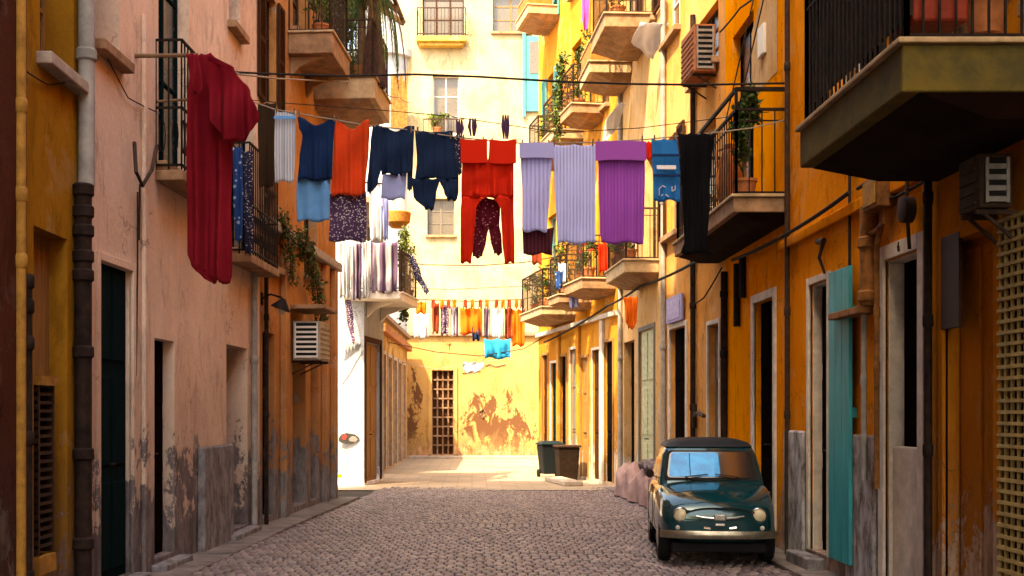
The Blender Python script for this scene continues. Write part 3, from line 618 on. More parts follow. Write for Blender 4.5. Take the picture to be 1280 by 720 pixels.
def cable(label, pts, r=.012, mat='rope', name='cable', cat='cable', group=None):
    m = MB(); out = []
    for a, b_ in zip(pts, pts[1:]):
        n = 10
        for k in range(n): t = k/n; q = Vector(a).lerp(Vector(b_), t); q.z -= .25*t*(1-t)*min(1, (Vector(b_)-Vector(a)).length*.12); out.append(q)
    out.append(Vector(pts[-1])); m.tube(out, r, 6); return tag(m.build(name, M[mat], smooth=True), label, cat, group)
cable('thick dark cable strung along the right hand house fronts under the balconies', [fpy(R2,1062,240,.1), fpy(R2,984,292,.1), fpy(R3,915,325,.1)], .02)
cable('bundle of cables running along the far right house fronts', [fpy(R4,905,318,.1), fpy(R4,868,328,.14), fpy(R5,800,358,.14), fpy(R6,760,382,.14), fpy(R6,680,428,.14)], .022)
cable('thin cable looping down the peach wall above the lilac sign', [fpy(R4,902,335,.05), fpy(R4,880,372,.05), fpy(R4,868,380,.05)], .012)
cable('loose wire drooping over the pink wall', [fpy(L3,128,60,.03), fpy(L3,160,122,.03), fpy(L3,196,140,.03)], .006)
m = MB(); m.tube([fpy(L3,168,178,.05), fpy(L3,170,215,.12), fpy(L3,178,232,.1), fpy(L3,190,212,.12), fpy(L3,196,182,.05)], .018, 6); m.tube([fpy(L3,175,230,.05), fpy(L3,174,300,.02)], .01, 5)
tag(m.build('cable_loop', M['iron_r']), 'rusty hook of coiled cable on the pink wall', 'cable')
# ---------------------------------------------------------------- clotheslines
YL = 12.8
def line(label, pts, r=.006, mat='rope', group='clotheslines over the street'):
    m = MB(); m.tube(pts, r, 6); return tag(m.build('clothesline', M[mat], smooth=True), label, 'clothesline', group)
line('main clothesline crossing the street with the bright washing', [W(px, py, YL) for px, py in ((243,98),(300,122),(345,137),(372,142),(420,150),(460,157),(518,163),(575,172),(650,179),(745,178),(810,174),(850,170),(892,166),(940,160),(988,148))], .007, 'rope_l')
line('dark wire crossing high above the bright washing', [W(px, py, 13.0) for px, py in ((248,88),(330,92),(430,95),(520,93),(600,96),(700,102),(790,105),(870,106),(985,104))], .012)
line('pole line from the red sheet to the left balcony slab', [W(245,74,11.0), W(300,93,13), W(345,98,16), W(400,101,18.5), W(440,103,19.6)], .012, 'rope_l')
line('second thin line behind the navy washing', [W(px, py, 13.6) for px, py in ((262,120),(345,128),(480,138),(560,145),(700,166),(800,160),(961,140))], .005)
line('thin line across the far end of the street holding orange washing', [W(px, py, 31) for px, py in ((488,368),(520,374),(590,377),(655,374),(684,366))], .012)
line('sagging line across the street end above the golden wall', [W(px, py, 30) for px, py in ((486,428),(545,440),(600,445),(655,436),(682,420))], .012)
line('dark wire crossing in front of the cream building below the red trousers', [W(px, py, 28) for px, py in ((478,322),(530,331),(600,332),(655,328),(712,318))], .012)
line('upper wire along the cream building near the teal shutter', [W(px, py, 34) for px, py in ((484,358),(560,362),(668,357))], .01)
# ---------------------------------------------------------------- laundry
def cloth(name, label, cat, panels, mat, Y, amp=.024, folds=5, group=None, seed=None, tilt=0., th=.004, uvk=1.):
    """panels: lists of (row, left, right) from top to bottom, optional dict(dip=, belly=) first"""
    seed = seed if seed is not None else sum(map(ord, label)) % 97; r_ = random.Random(seed)
    ph = [r_.uniform(0, 6.3) for _ in range(6)]; vs, fs, uvs = [], [], []
    allx = [v for pn in panels for q in pn if not isinstance(q, dict) for v in q[1:]]; xa, xb = min(allx), max(allx)
    base = None
    for pn in panels:
        opt = pn[0] if isinstance(pn[0], dict) else {}; rows = [q for q in pn if not isinstance(q, dict)]
        y0, y1 = rows[0][0], rows[-1][0]; nv = max(6, int((y1-y0)/4)); nu = 26; st = len(vs)
        for j in range(nv+1):
            y = y0+(y1-y0)*j/nv
            for a, b_ in zip(rows, rows[1:]):
                if a[0] <= y <= b_[0]+1e-6: t = (y-a[0])/(b_[0]-a[0]); t = t*t*(3-2*t); l = a[1]+(b_[1]-a[1])*t; r = a[2]+(b_[2]-a[2])*t; break
            v = j/nv
            for i in range(nu+1):
                u = i/nu; x = l+(r-l)*u; yy = y
                yy += opt.get('dip', 0)*math.exp(-((u-opt.get('dc', .5))/opt.get('dw', .22))**2)*max(0, 1-v*2.2)
                yy += 2.0*abs(math.sin(u*math.pi*opt.get('sag', 2)))*max(0, 1-v*3)
                yy += r_.uniform(-.4, .4)*(j == nv) + 1.5*math.sin(u*9+ph[3])*(v**4)
                p = W(x, yy, Y); g_ = (x-xa)/(xb-xa+1e-6)
                dp = amp*(.35+.65*v)*(math.sin(g_*folds*6.28+ph[0]+.6*v)+.5*math.sin(g_*folds*13.1+ph[1]-.8*v))+.5*amp*math.sin(v*7+ph[2]+g_*4)+opt.get('z', 0)+tilt*v
                p.y += dp; vs.append(p); uvs.append(((p.x)*uvk, (p.z)*uvk))
        for j in range(nv):
            for i in range(nu): a = st+j*(nu+1)+i; fs.append((a, a+nu+1, a+nu+2, a+1))
    c = Vector((sum(v.x for v in vs)/len(vs), Y, max(v.z for v in vs)))
    me = bpy.data.meshes.new(name); me.from_pydata([v-c for v in vs], [], fs); me.update()
    ul = me.uv_layers.new(name='UVMap')
    for lp in me.loops: ul.data[lp.index].uv = uvs[lp.vertex_index]
    for q in me.polygons: q.use_smooth = True
    o = bpy.data.objects.new(name, me); C.objects.link(o); o.location = c; me.materials.append(mat)
    m_ = o.modifiers.new('thickness', 'SOLIDIFY'); m_.thickness = th
    return tag(o, label, cat, group)
def band(parent, name, px0, px1, py0, py1, Y, mat, bow=0):       # a flap or hem sewn on a cloth
    m = MB(); n = 10; vs = []
    for j in (0, 1):
        for i in range(n+1): u = i/n; p = W(px0+(px1-px0)*u, (py0, py1)[j]+bow*math.sin(u*math.pi), Y)-parent.location; p.y -= .045+.008*j; vs.append(p)
    m.add(vs, [(i, i+n+1, i+n+2, i+1) for i in range(n)]); o = m.build(name, mat, parent); s_ = o.modifiers.new('t', 'SOLIDIFY'); s_.thickness = .008; return o
K = {k: clothmat('cloth_'+k, *a, **kw) for k, a, kw in (
 ('red_dark', ((.27,.008,.02),), {}), ('navy', ((.006,.028,.10),), {}), ('navy2', ((.010,.028,.075),), {}), ('sky', ((.13,.38,.72),), {}),
 ('orange', ((.80,.075,.02),), {}), ('red', ((.80,.028,.012),), {}), ('lilac', ((.46,.47,.85),), dict(stripes=(.54,.55,.92), freq=7)),
 ('lilac_st', ((.46,.49,.86),), dict(stripes=(.56,.60,.95), freq=9)), ('purple', ((.40,.10,.50),), dict(stripes=(.30,.06,.42), freq=9)),
 ('blue', ((.01,.20,.55),), {}), ('black', ((.003,.003,.005),), {}), ('brown', ((.05,.025,.012),), {}), ('stripe', ((.42,.48,.60),), dict(stripes=(.62,.62,.62), freq=11)),
 ('print', ((.10,.05,.12),), dict(pattern=(.62,.55,.55), freq=42, thr=.34)), ('print_red', ((.13,.008,.02),), dict(pattern=(.5,.2,.2), freq=30, thr=.24)),
 ('lilac_pale', ((.42,.48,.80),), {}), ('maroon', ((.06,.012,.02),), dict(stripes=(.10,.02,.03), freq=8)), ('white', ((.80,.80,.80),), {}), ('white_pat', ((.42,.38,.42),), dict(stripes=(.12,.07,.12), freq=1.3)),
 ('orange_f', ((.85,.16,.02),), {}), ('redbrown', ((.30,.05,.02),), {}), ('cyan', ((.0,.36,.68),), {}), ('blueprint', ((.02,.07,.24),), dict(pattern=(.35,.45,.6), freq=14, thr=.3)), ('floral', ((.03,.03,.07),), dict(pattern=(.6,.5,.45), freq=38, thr=.3)))}
G = 'washing hung across the street'
# big dark red sheet on its wall pole
cloth('garment', 'long dark red hooded robe hanging from the pole at the left', 'robe', [
 [dict(sag=1), (70,240,262),(84,236,280),(110,235,300),(140,234,308),(170,234,292),(190,233,288),(260,232,287),(312,231,289),(330,238,289),(343,252,288),(354,268,286)]], K['red_dark'], 11.0, .08, 2.6, G, th=.01)
cloth('sheet', 'short dark red cape folded over the robe on the left pole', 'cape', [[dict(z=-.1), (72,244,268),(90,256,296),(120,264,316),(152,266,328),(174,280,312),(180,283,292)]], K['red_dark'], 10.9, .06, 2.8, G, th=.01)
cloth('garment', 'small dark red hood folded at the head of the left pole', 'hood', [[dict(z=-.14), (72,238,250),(90,240,254),(115,243,258),(122,248,256)]], K['red_dark'], 10.8, .02, 2, G, th=.01)
m = MB(); m.tube([fp(L3,163,0,.0)*0+W(164,70,10.9)+Vector((-.02,0,0)), W(248,69,11.0)], .02, 8); tag(m.build('clothes_pole', M['wood']), 'upper wooden clothes pole sticking out of the pink wall', 'pole')
m = MB(); m.tube([W(181,128,11.55), W(240,124,11.5)], .014, 8); tag(m.build('clothes_pole', M['wood']), 'lower thin wooden pole sticking out of the pink wall', 'pole')
o = cloth('towel', 'brown towel hanging beside the pale striped one', 'towel', [[(128,322,345),(160,322,344),(234,325,342)]], K['brown'], 13.2, .015, 2, G)
o = cloth('towel', 'narrow pale blue striped towel near the left wall', 'towel', [[(138,344,370),(180,343,369),(227,344,367)]], K['stripe'], YL, .012, 2, G)
band(o, 'hem', 343.5, 370.5, 146, 150, YL, K['sky'])
o = cloth('shirt', 'navy blue sleeveless shirt with a scooped neck', 'shirt', [[dict(dip=12, dw=.3, sag=0), (145,372,420),(160,374,418),(168,378,417),(200,374,416),(225,372,415)]], K['navy'], YL, .028, 2.6, G)
cloth('towel', 'sky blue cloth hanging below the navy sleeveless shirt', 'towel', [[dict(z=.02), (218,371,413),(250,370,412),(276,371,411)]], K['sky'], YL+.03, .012, 2, G)
cloth('shirt', 'orange red tank top with pale neckline beside the navy shirts', 'shirt', [[dict(dip=13, dw=.28, sag=0), (149,419,461),(165,417,462),(180,418,461),(244,414,457)]], K['orange'], YL, .028, 2.6, G)
cloth('skirt', 'speckled purple cloth hanging below the orange tank top', 'skirt', [[dict(z=.03), (238,412,457),(270,412,458),(301,411,457)]], K['print'], YL+.04, .018, 4, G)
cloth('shirt', 'navy long sleeved shirt with one sleeve dangling', 'shirt', [
 [dict(dip=7, dw=.2, sag=0), (157,470,518),(180,472,517),(218,477,515)], [dict(z=-.02), (157,466,478),(180,463,478),(205,461,478),(230,459,473),(241,459,466)], [dict(z=.01), (160,508,516),(200,509,516),(238,509,515)]], K['navy2'], YL, .028, 3, G)
cloth('towel', 'small lilac square of cloth below the long sleeved shirt', 'cloth', [[(216,478,508),(249,476,506)]], K['lilac_pale'], YL+.05, .008, 2, G)
o = cloth('shorts', 'dark navy ragged hemmed garment hanging next to the red trousers', 'shorts', [
 [dict(sag=1), (163,519,566),(200,521,570),(224,519,573)], [dict(z=.0), (222,514,550),(245,517,545),(262,532,542)], [(222,548,573),(240,555,573),(250,560,571)]], K['navy2'], YL, .02, 4, G)
cloth('sock', 'dark patterned narrow strip between navy garment and red trousers', 'cloth', [[(168,564,577),(190,566,578),(218,568,577)]], K['floral'], YL+.03, .01, 1, G)
o = cloth('trousers', 'bright red trousers with folded waistband hanging over the street', 'trousers', [
 [dict(sag=1), (173,575,608),(195,577,609),(205,578,611),(246,577,610)], [dict(sag=1), (174,612,646),(195,611,643),(205,609,641),(246,610,642)],
 [(204,578,642),(225,577,642),(246,577,642)],
 [(244,577,611),(250,577,600),(262,576,595),(300,576,592),(328,576,589)], [(244,609,642),(250,620,642),(262,626,642),(300,628,643),(329,631,643)]], K['red'], YL, .026, 3.2, G)
band(o, 'waistband', 576, 609, 175, 204, YL-.01, K['red'], 1); band(o, 'waistband', 611.5, 645, 176, 205, YL-.01, K['red'], 1)
cloth('shorts', 'maroon patterned trousers hanging behind the red pair', 'trousers', [
 [(247,590,626),(262,592,625),(285,592,624)], [(279,592,612),(300,591,608),(322,591,603)], [(279,610,624),(300,613,627),(318,618,628)]], K['print_red'], YL+.12, .012, 3, G)
o = cloth('towel', 'short lilac towel with a folded top, just right of the red trousers', 'towel', [[(180,650,690),(198,651,690),(240,653,687),(289,653,684)]], K['lilac'], YL, .01, 3, G); band(o, 'folded_edge', 649, 691, 180, 199, YL, K['lilac'], -1)
cloth('towel', 'dark maroon cloth showing below the short lilac towel', 'towel', [[(284,653,692),(318,654,690)]], K['maroon'], YL+.06, .01, 3, G)
cloth('towel', 'long ribbed lilac towel in the middle of the line', 'towel', [[(180,690,744),(220,693,744),(304,697,744)]], K['lilac_st'], YL, .012, 4, G)
o = cloth('towel', 'ribbed purple towel with a folded top', 'towel', [[(178,745,806),(210,748,806),(290,750,805),(304,752,804)]], K['purple'], YL, .014, 4, G); band(o, 'folded_edge', 744, 807, 178, 202, YL, K['purple'], -1)
cloth('sock', 'small red rag between the purple towel and the blue shirt', 'rag', [[(176,806,815),(200,807,814)]], K['red'], YL, .006, 1, G)
o = cloth('shirt', 'bright blue sports shirt with pale bands and marks', 'shirt', [[(173,814,846),(190,815,848),(215,816,850),(251,817,850)]], K['blue'], YL, .008, 2, G)
band(o, 'dark_band', 815, 848, 194, 197, YL, K['navy']); band(o, 'pale_band', 820, 844, 208, 213, YL, K['white']); band(o, 'dark_band', 816, 850, 219, 222, YL, K['navy'])
m = MB()                                                            # the white marks on the shirt's chest
def stroke(pts, wpx=2.2):
    for a, b_ in zip(pts, pts[1:]): m.bar(W(*a, YL-.035)-o.location, W(*b_, YL-.035)-o.location, wpx*YL/F, .006)
stroke([(824,244),(824,236),(828,232),(832,234)]); stroke([(832,243),(836,246)]); stroke([(840,233),(840,239),(844,237),(844,232)]); stroke([(826,245),(829,243)])
m.build('chest_marks', K['white'], o)
cloth('trousers', 'long black cloth hanging at the right end of the washing', 'cloth', [[dict(sag=3), (166,848,893),(200,850,890),(240,853,888),(300,856,884),(317,852,892)]], K['black'], YL-.05, .03, 3, G, th=.01)
for i, (px, py, h, lab) in enumerate(((574,150,20,'mottled dark socks bunched above the line, left of three'),(591,148,20,'mottled dark socks bunched above the line, middle of three'),(632,144,28,'mottled dark socks bunched above the line, right of three'))):
    m = MB(); 
    for q in range(3): x_ = px+(q-1)*3; m.tube([W(x_, py, YL+.02*q), W(x_+rnd.uniform(-1.5,1.5), py+h*.5, YL+.02*q), W(x_+rnd.uniform(-1,1), py+h+2, YL+.02*q)], [.010,.018,.008], 7)
    tag(m.build('socks', K['print'], smooth=True), lab, 'socks', G)
peg = None
for px, py in ((346,138),(368,141),(374,143),(418,149),(423,151),(458,157),(473,159),(514,163),(522,164),(563,171),(579,173),(604,176),(615,177),(642,179),(653,180),(686,180),(693,180),(741,179),(748,179),(803,175),(818,174),(843,171),(852,170),(888,167)):
    if peg is None: m = MB(); m.box(-.007,.007,-.012,-.003,-.035,.035); m.box(-.007,.007,.003,.012,-.035,.035); m.box(-.009,.009,-.003,.003,-.005,.008); peg = m.build('clothes_peg', M['wood']); q = peg
    else: q = peg.copy(); C.objects.link(q)
    q.location = W(px, py-1, YL-.002); q.rotation_euler = (0, rnd.uniform(-.12,.12), 0); tag(q, 'wooden clothes peg gripping the main clothesline', 'clothes peg', 'clothes pegs on the main line')
# far washing, over the end of the street
YF = 31
far = [('orange', 520,533,376,392,'orange_f','small orange cloth at the left end of the far line'),('white',517,536,391,423,'white','pale towel at the left end of the far line'),('x',540,549,378,416,'redbrown','narrow reddish cloth on the far line'),
 ('x',551,561,380,418,'print','speckled shirt on the far line'),('x',563,573,382,420,'white_pat','white and dark striped cloth on the far line'),('x',575,603,384,418,'orange_f','wide orange towel on the far line'),
 ('x',590,600,408,425,'navy2','dark cloth under the wide orange towel'),('x',605,613,384,422,'white_pat','thin banded cloth on the far line'),('x',615,630,385,423,'white','long white towel between orange cloths on the far line'),
 ('x',631,640,384,424,'redbrown','rust coloured cloth beside the white towel on the far line'),('x',640,656,386,432,'orange_f','long orange towel at the right end of the far line')]
for n_, a, b_, y0, y1, k, lab in far: cloth('towel', lab, 'towel', [[(y0,a,b_),((y0+y1)/2,a,b_),(y1,a+.5,b_-.5)]], K[k], YF, .03, 2, 'washing on the far line')
cloth('towel', 'bright cyan blue towel hanging below the far washing', 'towel', [[(423,605,638),(448,606,638)]], K['cyan'], 30, .03, 2, 'washing on the far line')
for k_, (a, col) in enumerate(((541,'redbrown'),(552,'orange_f'),(560,'redbrown'),(567,'print'),(581,'redbrown'),(590,'orange_f'),(600,'redbrown'),(608,'redbrown'),(620,'orange_f'),(628,'redbrown'),(636,'orange_f'),(645,'redbrown'),(652,'orange_f'))):
    cloth('sock', 'tiny rust or orange sock pinned along the top of the far washing', 'sock', [[(373,a-1.5,a+3),(385,a-2,a+3)]], K[('redbrown','orange_f')[k_ % 2]], YF-.1, .01, 1, 'small socks on the far line', seed=k_)
cloth('shirt', 'small pale patterned cloth lying on the line above the golden wall', 'cloth', [[(452,580,606),(459,578,604),(466,584,596)]], K['stripe'], 36, .03, 2, 'washing on the far line')
line('line holding the small pale cloth above the golden wall', [W(px, py, 36) for px, py in ((500,452),(545,462),(590,453),(650,448),(668,447))], .01, 'rope_l')
# washing at the white house
for lab, a, b_, y0, y1, k, Yc in (('long white sheet at the left of the white house balcony',423,437,300,372,'white',24.45),('white and dark striped blanket over the white house railing',438,452,303,374,'white_pat',24.45),('white sheet in the middle of the white house railing',453,463,300,372,'white',24.45),
   ('dark striped blanket over the right of the white house railing',464,497,302,366,'white_pat',24.47),('tall white curtain hanging above the white house balcony',462,477,225,300,'white',24.6),('second tall pale curtain beside the tall white one',478,486,232,300,'lilac_pale',24.6)):
    cloth('sheet', lab, 'sheet', [[(y0,a,b_),((y0+y1)/2,a,b_),(y1,a+1,b_-1)]], K[k], Yc, .04, 3, 'washing at the white house')
m = MB(); m.tube([W(418,226,24.6), W(490,230,24.6)], .02, 6); tag(m.build('curtain_rod', M['iron_r']), 'rusty rod carrying the tall white curtain over the balcony', 'rod')
cloth('sheet', 'dark blue patterned cloth hanging diagonally from the white house', 'cloth', [[(316,508,516),(340,516,526),(367,530,537)]], K['floral'], 26, .03, 2, 'washing at the white house')
cloth('sheet', 'dark violet rag dangling from the white house slab', 'rag', [[(368,430,438),(400,434,442),(430,440,444)]], K['print'], 24.7, .02, 1, 'washing at the white house')
cloth('sheet', 'blue printed cloth hanging in the iron window balcony of the pink house', 'cloth', [[(183,291,303),(250,292,304),(302,293,303)]], K['blueprint'], 13.9, .02, 2, G)
cloth('sheet', 'dark striped cloth beside the blue print in the iron window balcony', 'cloth', [[(188,304,316),(250,305,316),(318,306,317)]], K['floral'], 14.1, .02, 2, G)
cloth('shirt', 'orange garment hung like a lantern from the cable on the right', 'garment', [[(370,779,797),(382,781,797),(402,782,796),(411,786,793)]], K['orange_f'], 20.3, .02, 2, 'washing along the right hand houses')
cloth('sheet', 'purple cloth draped on a balcony below the right hand washing', 'cloth', [[(352,710,724),(385,712,723)]], K['lilac_pale'], 26.0, .02, 2, 'washing along the right hand houses')
cloth('sheet', 'white cloth among the balcony plants below the lilac towels', 'cloth', [[(328,698,710),(352,699,710)]], K['white'], 26.4, .02, 2, 'washing along the right hand houses')
cloth('sheet', 'red cloth on the balcony below the purple towel', 'cloth', [[(303,748,762),(340,749,761)]], K['red'], 24.0, .02, 2, 'washing along the right hand houses')
cloth('sheet', 'white awning cloth slung from the wall above the tan balconies', 'awning', [[(28,800,836),(45,792,832),(62,815,822)]], K['white'], 19.8, .06, 2, 'washing along the right hand houses', tilt=.5)
cloth('sheet', 'pale cloth slung across the yellow wall behind the lower balconies', 'awning', [[(128,772,782),(150,758,776),(172,756,762)]], K['white'], 23.0, .05, 2, 'washing along the right hand houses', tilt=.4)
# ---------------------------------------------------------------- parked car
def build_car():
    root = empty('parked_car', (2.56, 13.12, .012), R(180-5.6), 'small dark teal rounded vintage car parked against the right hand wall', 'car')
    paint = simple('teal_car_paint', (.001,.040,.050), .12, .3, var=.2, scale=2, bmp=0, coat=.6)
    chrome = simple('chrome', (.6,.58,.54), .18, 1, var=.1, bmp=0, spec=.5); rubber = M['black']; dark = simple('car_glass_dark', (.012,.014,.015), .06, 0, var=.2, bmp=0, spec=.9)
    # stations front to back: y, half width, bottom, shoulder height, top height
    S = [(1.50,.40,.34,.50,.56),(1.475,.50,.27,.55,.63),(1.38,.575,.23,.62,.70),(1.15,.625,.22,.69,.765),(.90,.645,.22,.74,.815),(.66,.655,.22,.785,.85),(.40,.66,.22,.80,.86),(0,.665,.22,.80,.86),(-.5,.665,.22,.80,.87),(-.85,.655,.22,.77,.86),(-1.15,.63,.23,.70,.80),(-1.36,.57,.26,.60,.68),(-1.45,.46,.33,.50,.55)]
    vs, fs = [], []
    for y, w, b, sh, t in S:
        half = [(0,b),(w*.7,b),(w*.96,b+.05),(w,b+.16),(w*.995,(b+sh)/2+.06),(w*.96,sh-.02),(w*.84,sh+(t-sh)*.45),(w*.5,t-(t-sh)*.12),(0,t)]
        ring = half+[(-x, z) for x, z in half[-2:0:-1]]; vs += [(x, y, z) for x, z in ring]
    n = 16
    for i in range(len(S)-1):
        for k in range(n): a, b = i*n+k, i*n+(k+1) % n; fs.append((a, b, b+n, a+n))
    fs.append(tuple(range(n))); fs.append(tuple(range((len(S)-1)*n, len(S)*n)))
    m = MB(); m.add(vs, fs); body = m.build('body', paint, root, smooth=False)
    sd = body.modifiers.new('s', 'SUBSURF'); sd.levels = sd.render_levels = 3
    cuts = []
    for y in (.93, -.91):
        m = MB(); Mx = Matrix.Translation((0, y, .27)) @ Matrix.Rotation(R(90), 4, 'Y'); m.lathe([(.305,-.9),(.305,-.44)], (0,0,0), 40, Mx); m.lathe([(.305,.44),(.305,.9)], (0,0,0), 40, Mx)
        c = m.build('cut', paint); cuts.append(c); bo = body.modifiers.new('b', 'BOOLEAN'); bo.operation = 'DIFFERENCE'; bo.object = c; bo.solver = 'EXACT'
    bpy.context.view_layer.update(); dg = bpy.context.evaluated_depsgraph_get()
    me = bpy.data.meshes.new_from_object(body.evaluated_get(dg)); body.modifiers.clear(); body.data = me; me.name = 'body'
    for q in me.polygons: q.use_smooth = True
    try: me.set_sharp_from_angle(angle=R(45))
    except Exception: pass
    for c in cuts: bpy.data.objects.remove(c)
    # cabin
    zb, zr = .80, 1.215
    def ring(z, yf, yr, w, r=.10, n=5):
        pts = []
        for cx, cy, a0 in ((w-r, yf-r, 0), (-w+r, yf-r, 90), (-w+r, yr+r, 180), (w-r, yr+r, 270)):
            for k in range(n+1): a = R(a0+90*k/n); pts.append((cx+r*math.cos(a), cy+r*math.sin(a), z))
        return pts
    rings = [ring(zb, .66, -1.06, .585), ring(.95, .55, -.96, .562), ring(1.12, .42, -.79, .534), ring(zr-.02, .365, -.72, .50, .14), ring(1.245, .31, -.66, .455, .17), ring(1.277, .17, -.5, .35, .18), ring(1.292, 0, -.34, .2, .12)]
    m = MB(); N = len(rings[0]); m.v = [p for q in rings for p in q]
    for i in range(len(rings)-1):
        for k in range(N): a, b = i*N+k, i*N+(k+1) % N; m.f.append((a, b, b+N, a+N))
    m.f.append(tuple(range(N))[::-1]); m.f.append(tuple(range((len(rings)-1)*N, len(rings)*N)))
    cab = m.build('cabin', paint, root, smooth=True)
    m = MB(); m.v = [(x*1.012, y*1.012, z+.012) for q in rings[3:] for (x, y, z) in q]
    for i in range(len(rings)-4):
        for k in range(N): a, b = i*N+k, i*N+(k+1) % N; m.f.append((a, b, b+N, a+N))
    m.f.append(tuple(range((len(rings)-4)*N, (len(rings)-3)*N))); m.build('roof', simple('black_canvas_roof', (.012,.012,.014), .55), root, smooth=True)
    # glass: y as a function of z on the front slope
    yf = lambda z: .66-(z-zb)/(zr-zb)*(.66-.355); wf = lambda z: .585-(z-zb)/(zr-zb)*.075
    def pane(name, mat, x0, x1, z0, z1, off, par, th=.004, rr=.05, inset=0):
        P_ = []; k0, k1 = wf(z0)/wf(.86), wf(z1)/wf(.86)
        cs = [(x0*k0, z0), (x1*k0, z0), (x1*k1, z1), (x0*k1, z1)]; out = []
        for i in range(4):
            p, a, b = Vector(cs[i]), Vector(cs[i-1]), Vector(cs[(i+1) % 4]); d1, d2 = (a-p).normalized()*rr, (b-p).normalized()*rr
            for k in range(5): t = k/4; out.append((p+d1)*(1-t)**2+p*2*t*(1-t)+(p+d2)*t*t)
        v0 = [(x, yf(z)+off, z+off*.7) for x, z in out]; v1 = [(x, yf(z)+off-th-.02, z+off*.7-.012) for x, z in out]; nn_ = len(out)
        m = MB(); m.add(v0+v1, [tuple(range(nn_)), tuple(range(2*nn_-1, nn_-1, -1))]+[(i, i+nn_, (i+1) % nn_+nn_, (i+1) % nn_) for i in range(nn_)]); return m.build(name, mat, par)
    rim = pane('windscreen_seal', rubber, -.535, .535, .845, 1.165, .005, root)
    g1 = pane('windscreen', dark, -.50, .50, .868, 1.145, .011, root)
    shade = simple('blue_sunshade', (.01,.38,.80), .3, 0, col2=(.01,.22,.55), scale=5, bmp=.4, coat=.15, spec=.2)
    pane('sunshade', shade, -.10, .478, .878, 1.138, .014, g1, rr=.04)
    m = MB(); m.bar((.235, yf(.89)+.02, .90), (.235, yf(1.12)+.02, 1.135), .008); m.build('sunshade_fold', simple('dark_blue', (.01,.08,.2), .6), g1)
    for s_ in (-1, 1): m = MB(); m.tube([(s_*.18, yf(.84)+.03, .85), (s_*.30, yf(.87)+.03, .885), (s_*-.06+s_*.1, yf(.90)+.028, .915)], .006, 5); m.build('wiper', M['iron'], root)
    for s_ in (-1, 1):          # side glass and door line
        ws = lambda z: wf(z)-.012
        m = MB(); q = [(.44,.87),(.32,1.13),(-.18,1.13),(-.18,.87)]; m.add([(s_*(ws(z)+.018), y, z) for y, z in q]+[(s_*(ws(z)-.02), y, z) for y, z in q], [(0,1,2,3),(7,6,5,4),(0,4,5,1),(1,5,6,2),(2,6,7,3),(3,7,4,0)]); m.build('side_window', dark, root)
        m = MB(); q = [(-.24,.87),(-.24,1.13),(-.62,1.12),(-.80,.87)]; m.add([(s_*(ws(z)+.018), y, z) for y, z in q]+[(s_*(ws(z)-.02), y, z) for y, z in q], [(0,1,2,3),(7,6,5,4),(0,4,5,1),(1,5,6,2),(2,6,7,3),(3,7,4,0)]); m.build('side_window', dark, root)
        m = MB(); 
        for a, b in (((.60,.30),(.60,.80)),((-.28,.30),(-.28,.80)),((.60,.30),(-.28,.30))): m.bar((s_*.664,a[0],a[1]),(s_*.655,b[0],b[1]),.008)
        dl = m.build('door', rubber, root); m = MB(); m.tube([(s_*.67,.35,.70),(s_*.69,.35,.70),(s_*.69,.22,.70)], .010, 6); m.build('handle', chrome, dl)
    # front lid crease, headlights, badge, bumper, indicators
    def ysurf(x, z):            # where the nose surface is
        ok, loc, nor, _ = body.ray_cast(Vector((x, 3, z)), Vector((0,-1,0))); return loc.y if ok else 1.4
    m = MB(); pts = [(x, ysurf(x, .60-.10*(abs(x)/.46)**3)+.002, .60-.10*(abs(x)/.46)**3) for x in [v*.046 for v in range(-10, 11)]]; m.tube(pts, .007, 6); m.build('bonnet_seam', rubber, root)
    m = MB(); pts = [(x, ysurf(x, .612-.10*(abs(x)/.46)**3)+.002, .614-.10*(abs(x)/.46)**3) for x in [v*.045 for v in range(-10, 11)]]; m.tube(pts, .009, 6); m.build('bonnet_lip', paint, root)
    for s_ in (-1, 1):
        y = ysurf(s_*.405, .535); Mx = Matrix.Translation((s_*.405, y-.01, .535)) @ Matrix.Rotation(R(-90), 4, 'X')
        m = MB(); m.lathe([(.080,-.06),(.083,.0),(.081,.012),(.072,.02),(.070,.01),(.070,-.06)], (0,0,0), 28, Mx); h = m.build('headlight', chrome, root, smooth=True)
        m = MB(); m.lathe([(.071,.004),(.064,.014),(.042,.024),(.015,.028)], (0,0,0), 28, Mx); m.build('lens', simple('headlamp_lens', (.62,.54,.36), .15, 0, col2=(.45,.38,.24), scale=20, bmp=.6, coat=.6), h, smooth=True)
        y = ysurf(s_*.44, .405); m = MB(); m.lathe([(.024,-.02),(.024,.006),(.015,.012),(.005,.014)], (0,0,0), 16, Matrix.Translation((s_*.44, y, .405)) @ Matrix.Rotation(R(-90), 4, 'X')); m.build('indicator', simple('indicator_lens', (.55,.5,.45), .25), root, smooth=True)
        m = MB(); m.tube([(s_*.065, ysurf(.065,.50)+.008, .505), (s_*.16, ysurf(.16,.515)+.008, .512), (s_*.25, ysurf(.25,.53)+.008, .528)], [.014,.011,.006], 8); m.build('chrome_whisker', chrome, root, smooth=True)
        m = MB(); m.tube([(s_*.10, ysurf(.1,.40)+.005, .40), (s_*.17, ysurf(.17,.40)+.006, .41)], .012, 6); m.build('plate_lamp', chrome, root)
    yb = ysurf(0, .52); m = MB(); m.box(-.062,.062,yb-.03,yb+.016,.478,.545); m.build('badge', simple('badge_metal', (.35,.33,.3), .3, .8), root, bevel=.012)
    m = MB(); m.box(-.05,.05,yb-.02,yb+.022,.425,.45); m.build('badge_bar', chrome, root, bevel=.005)
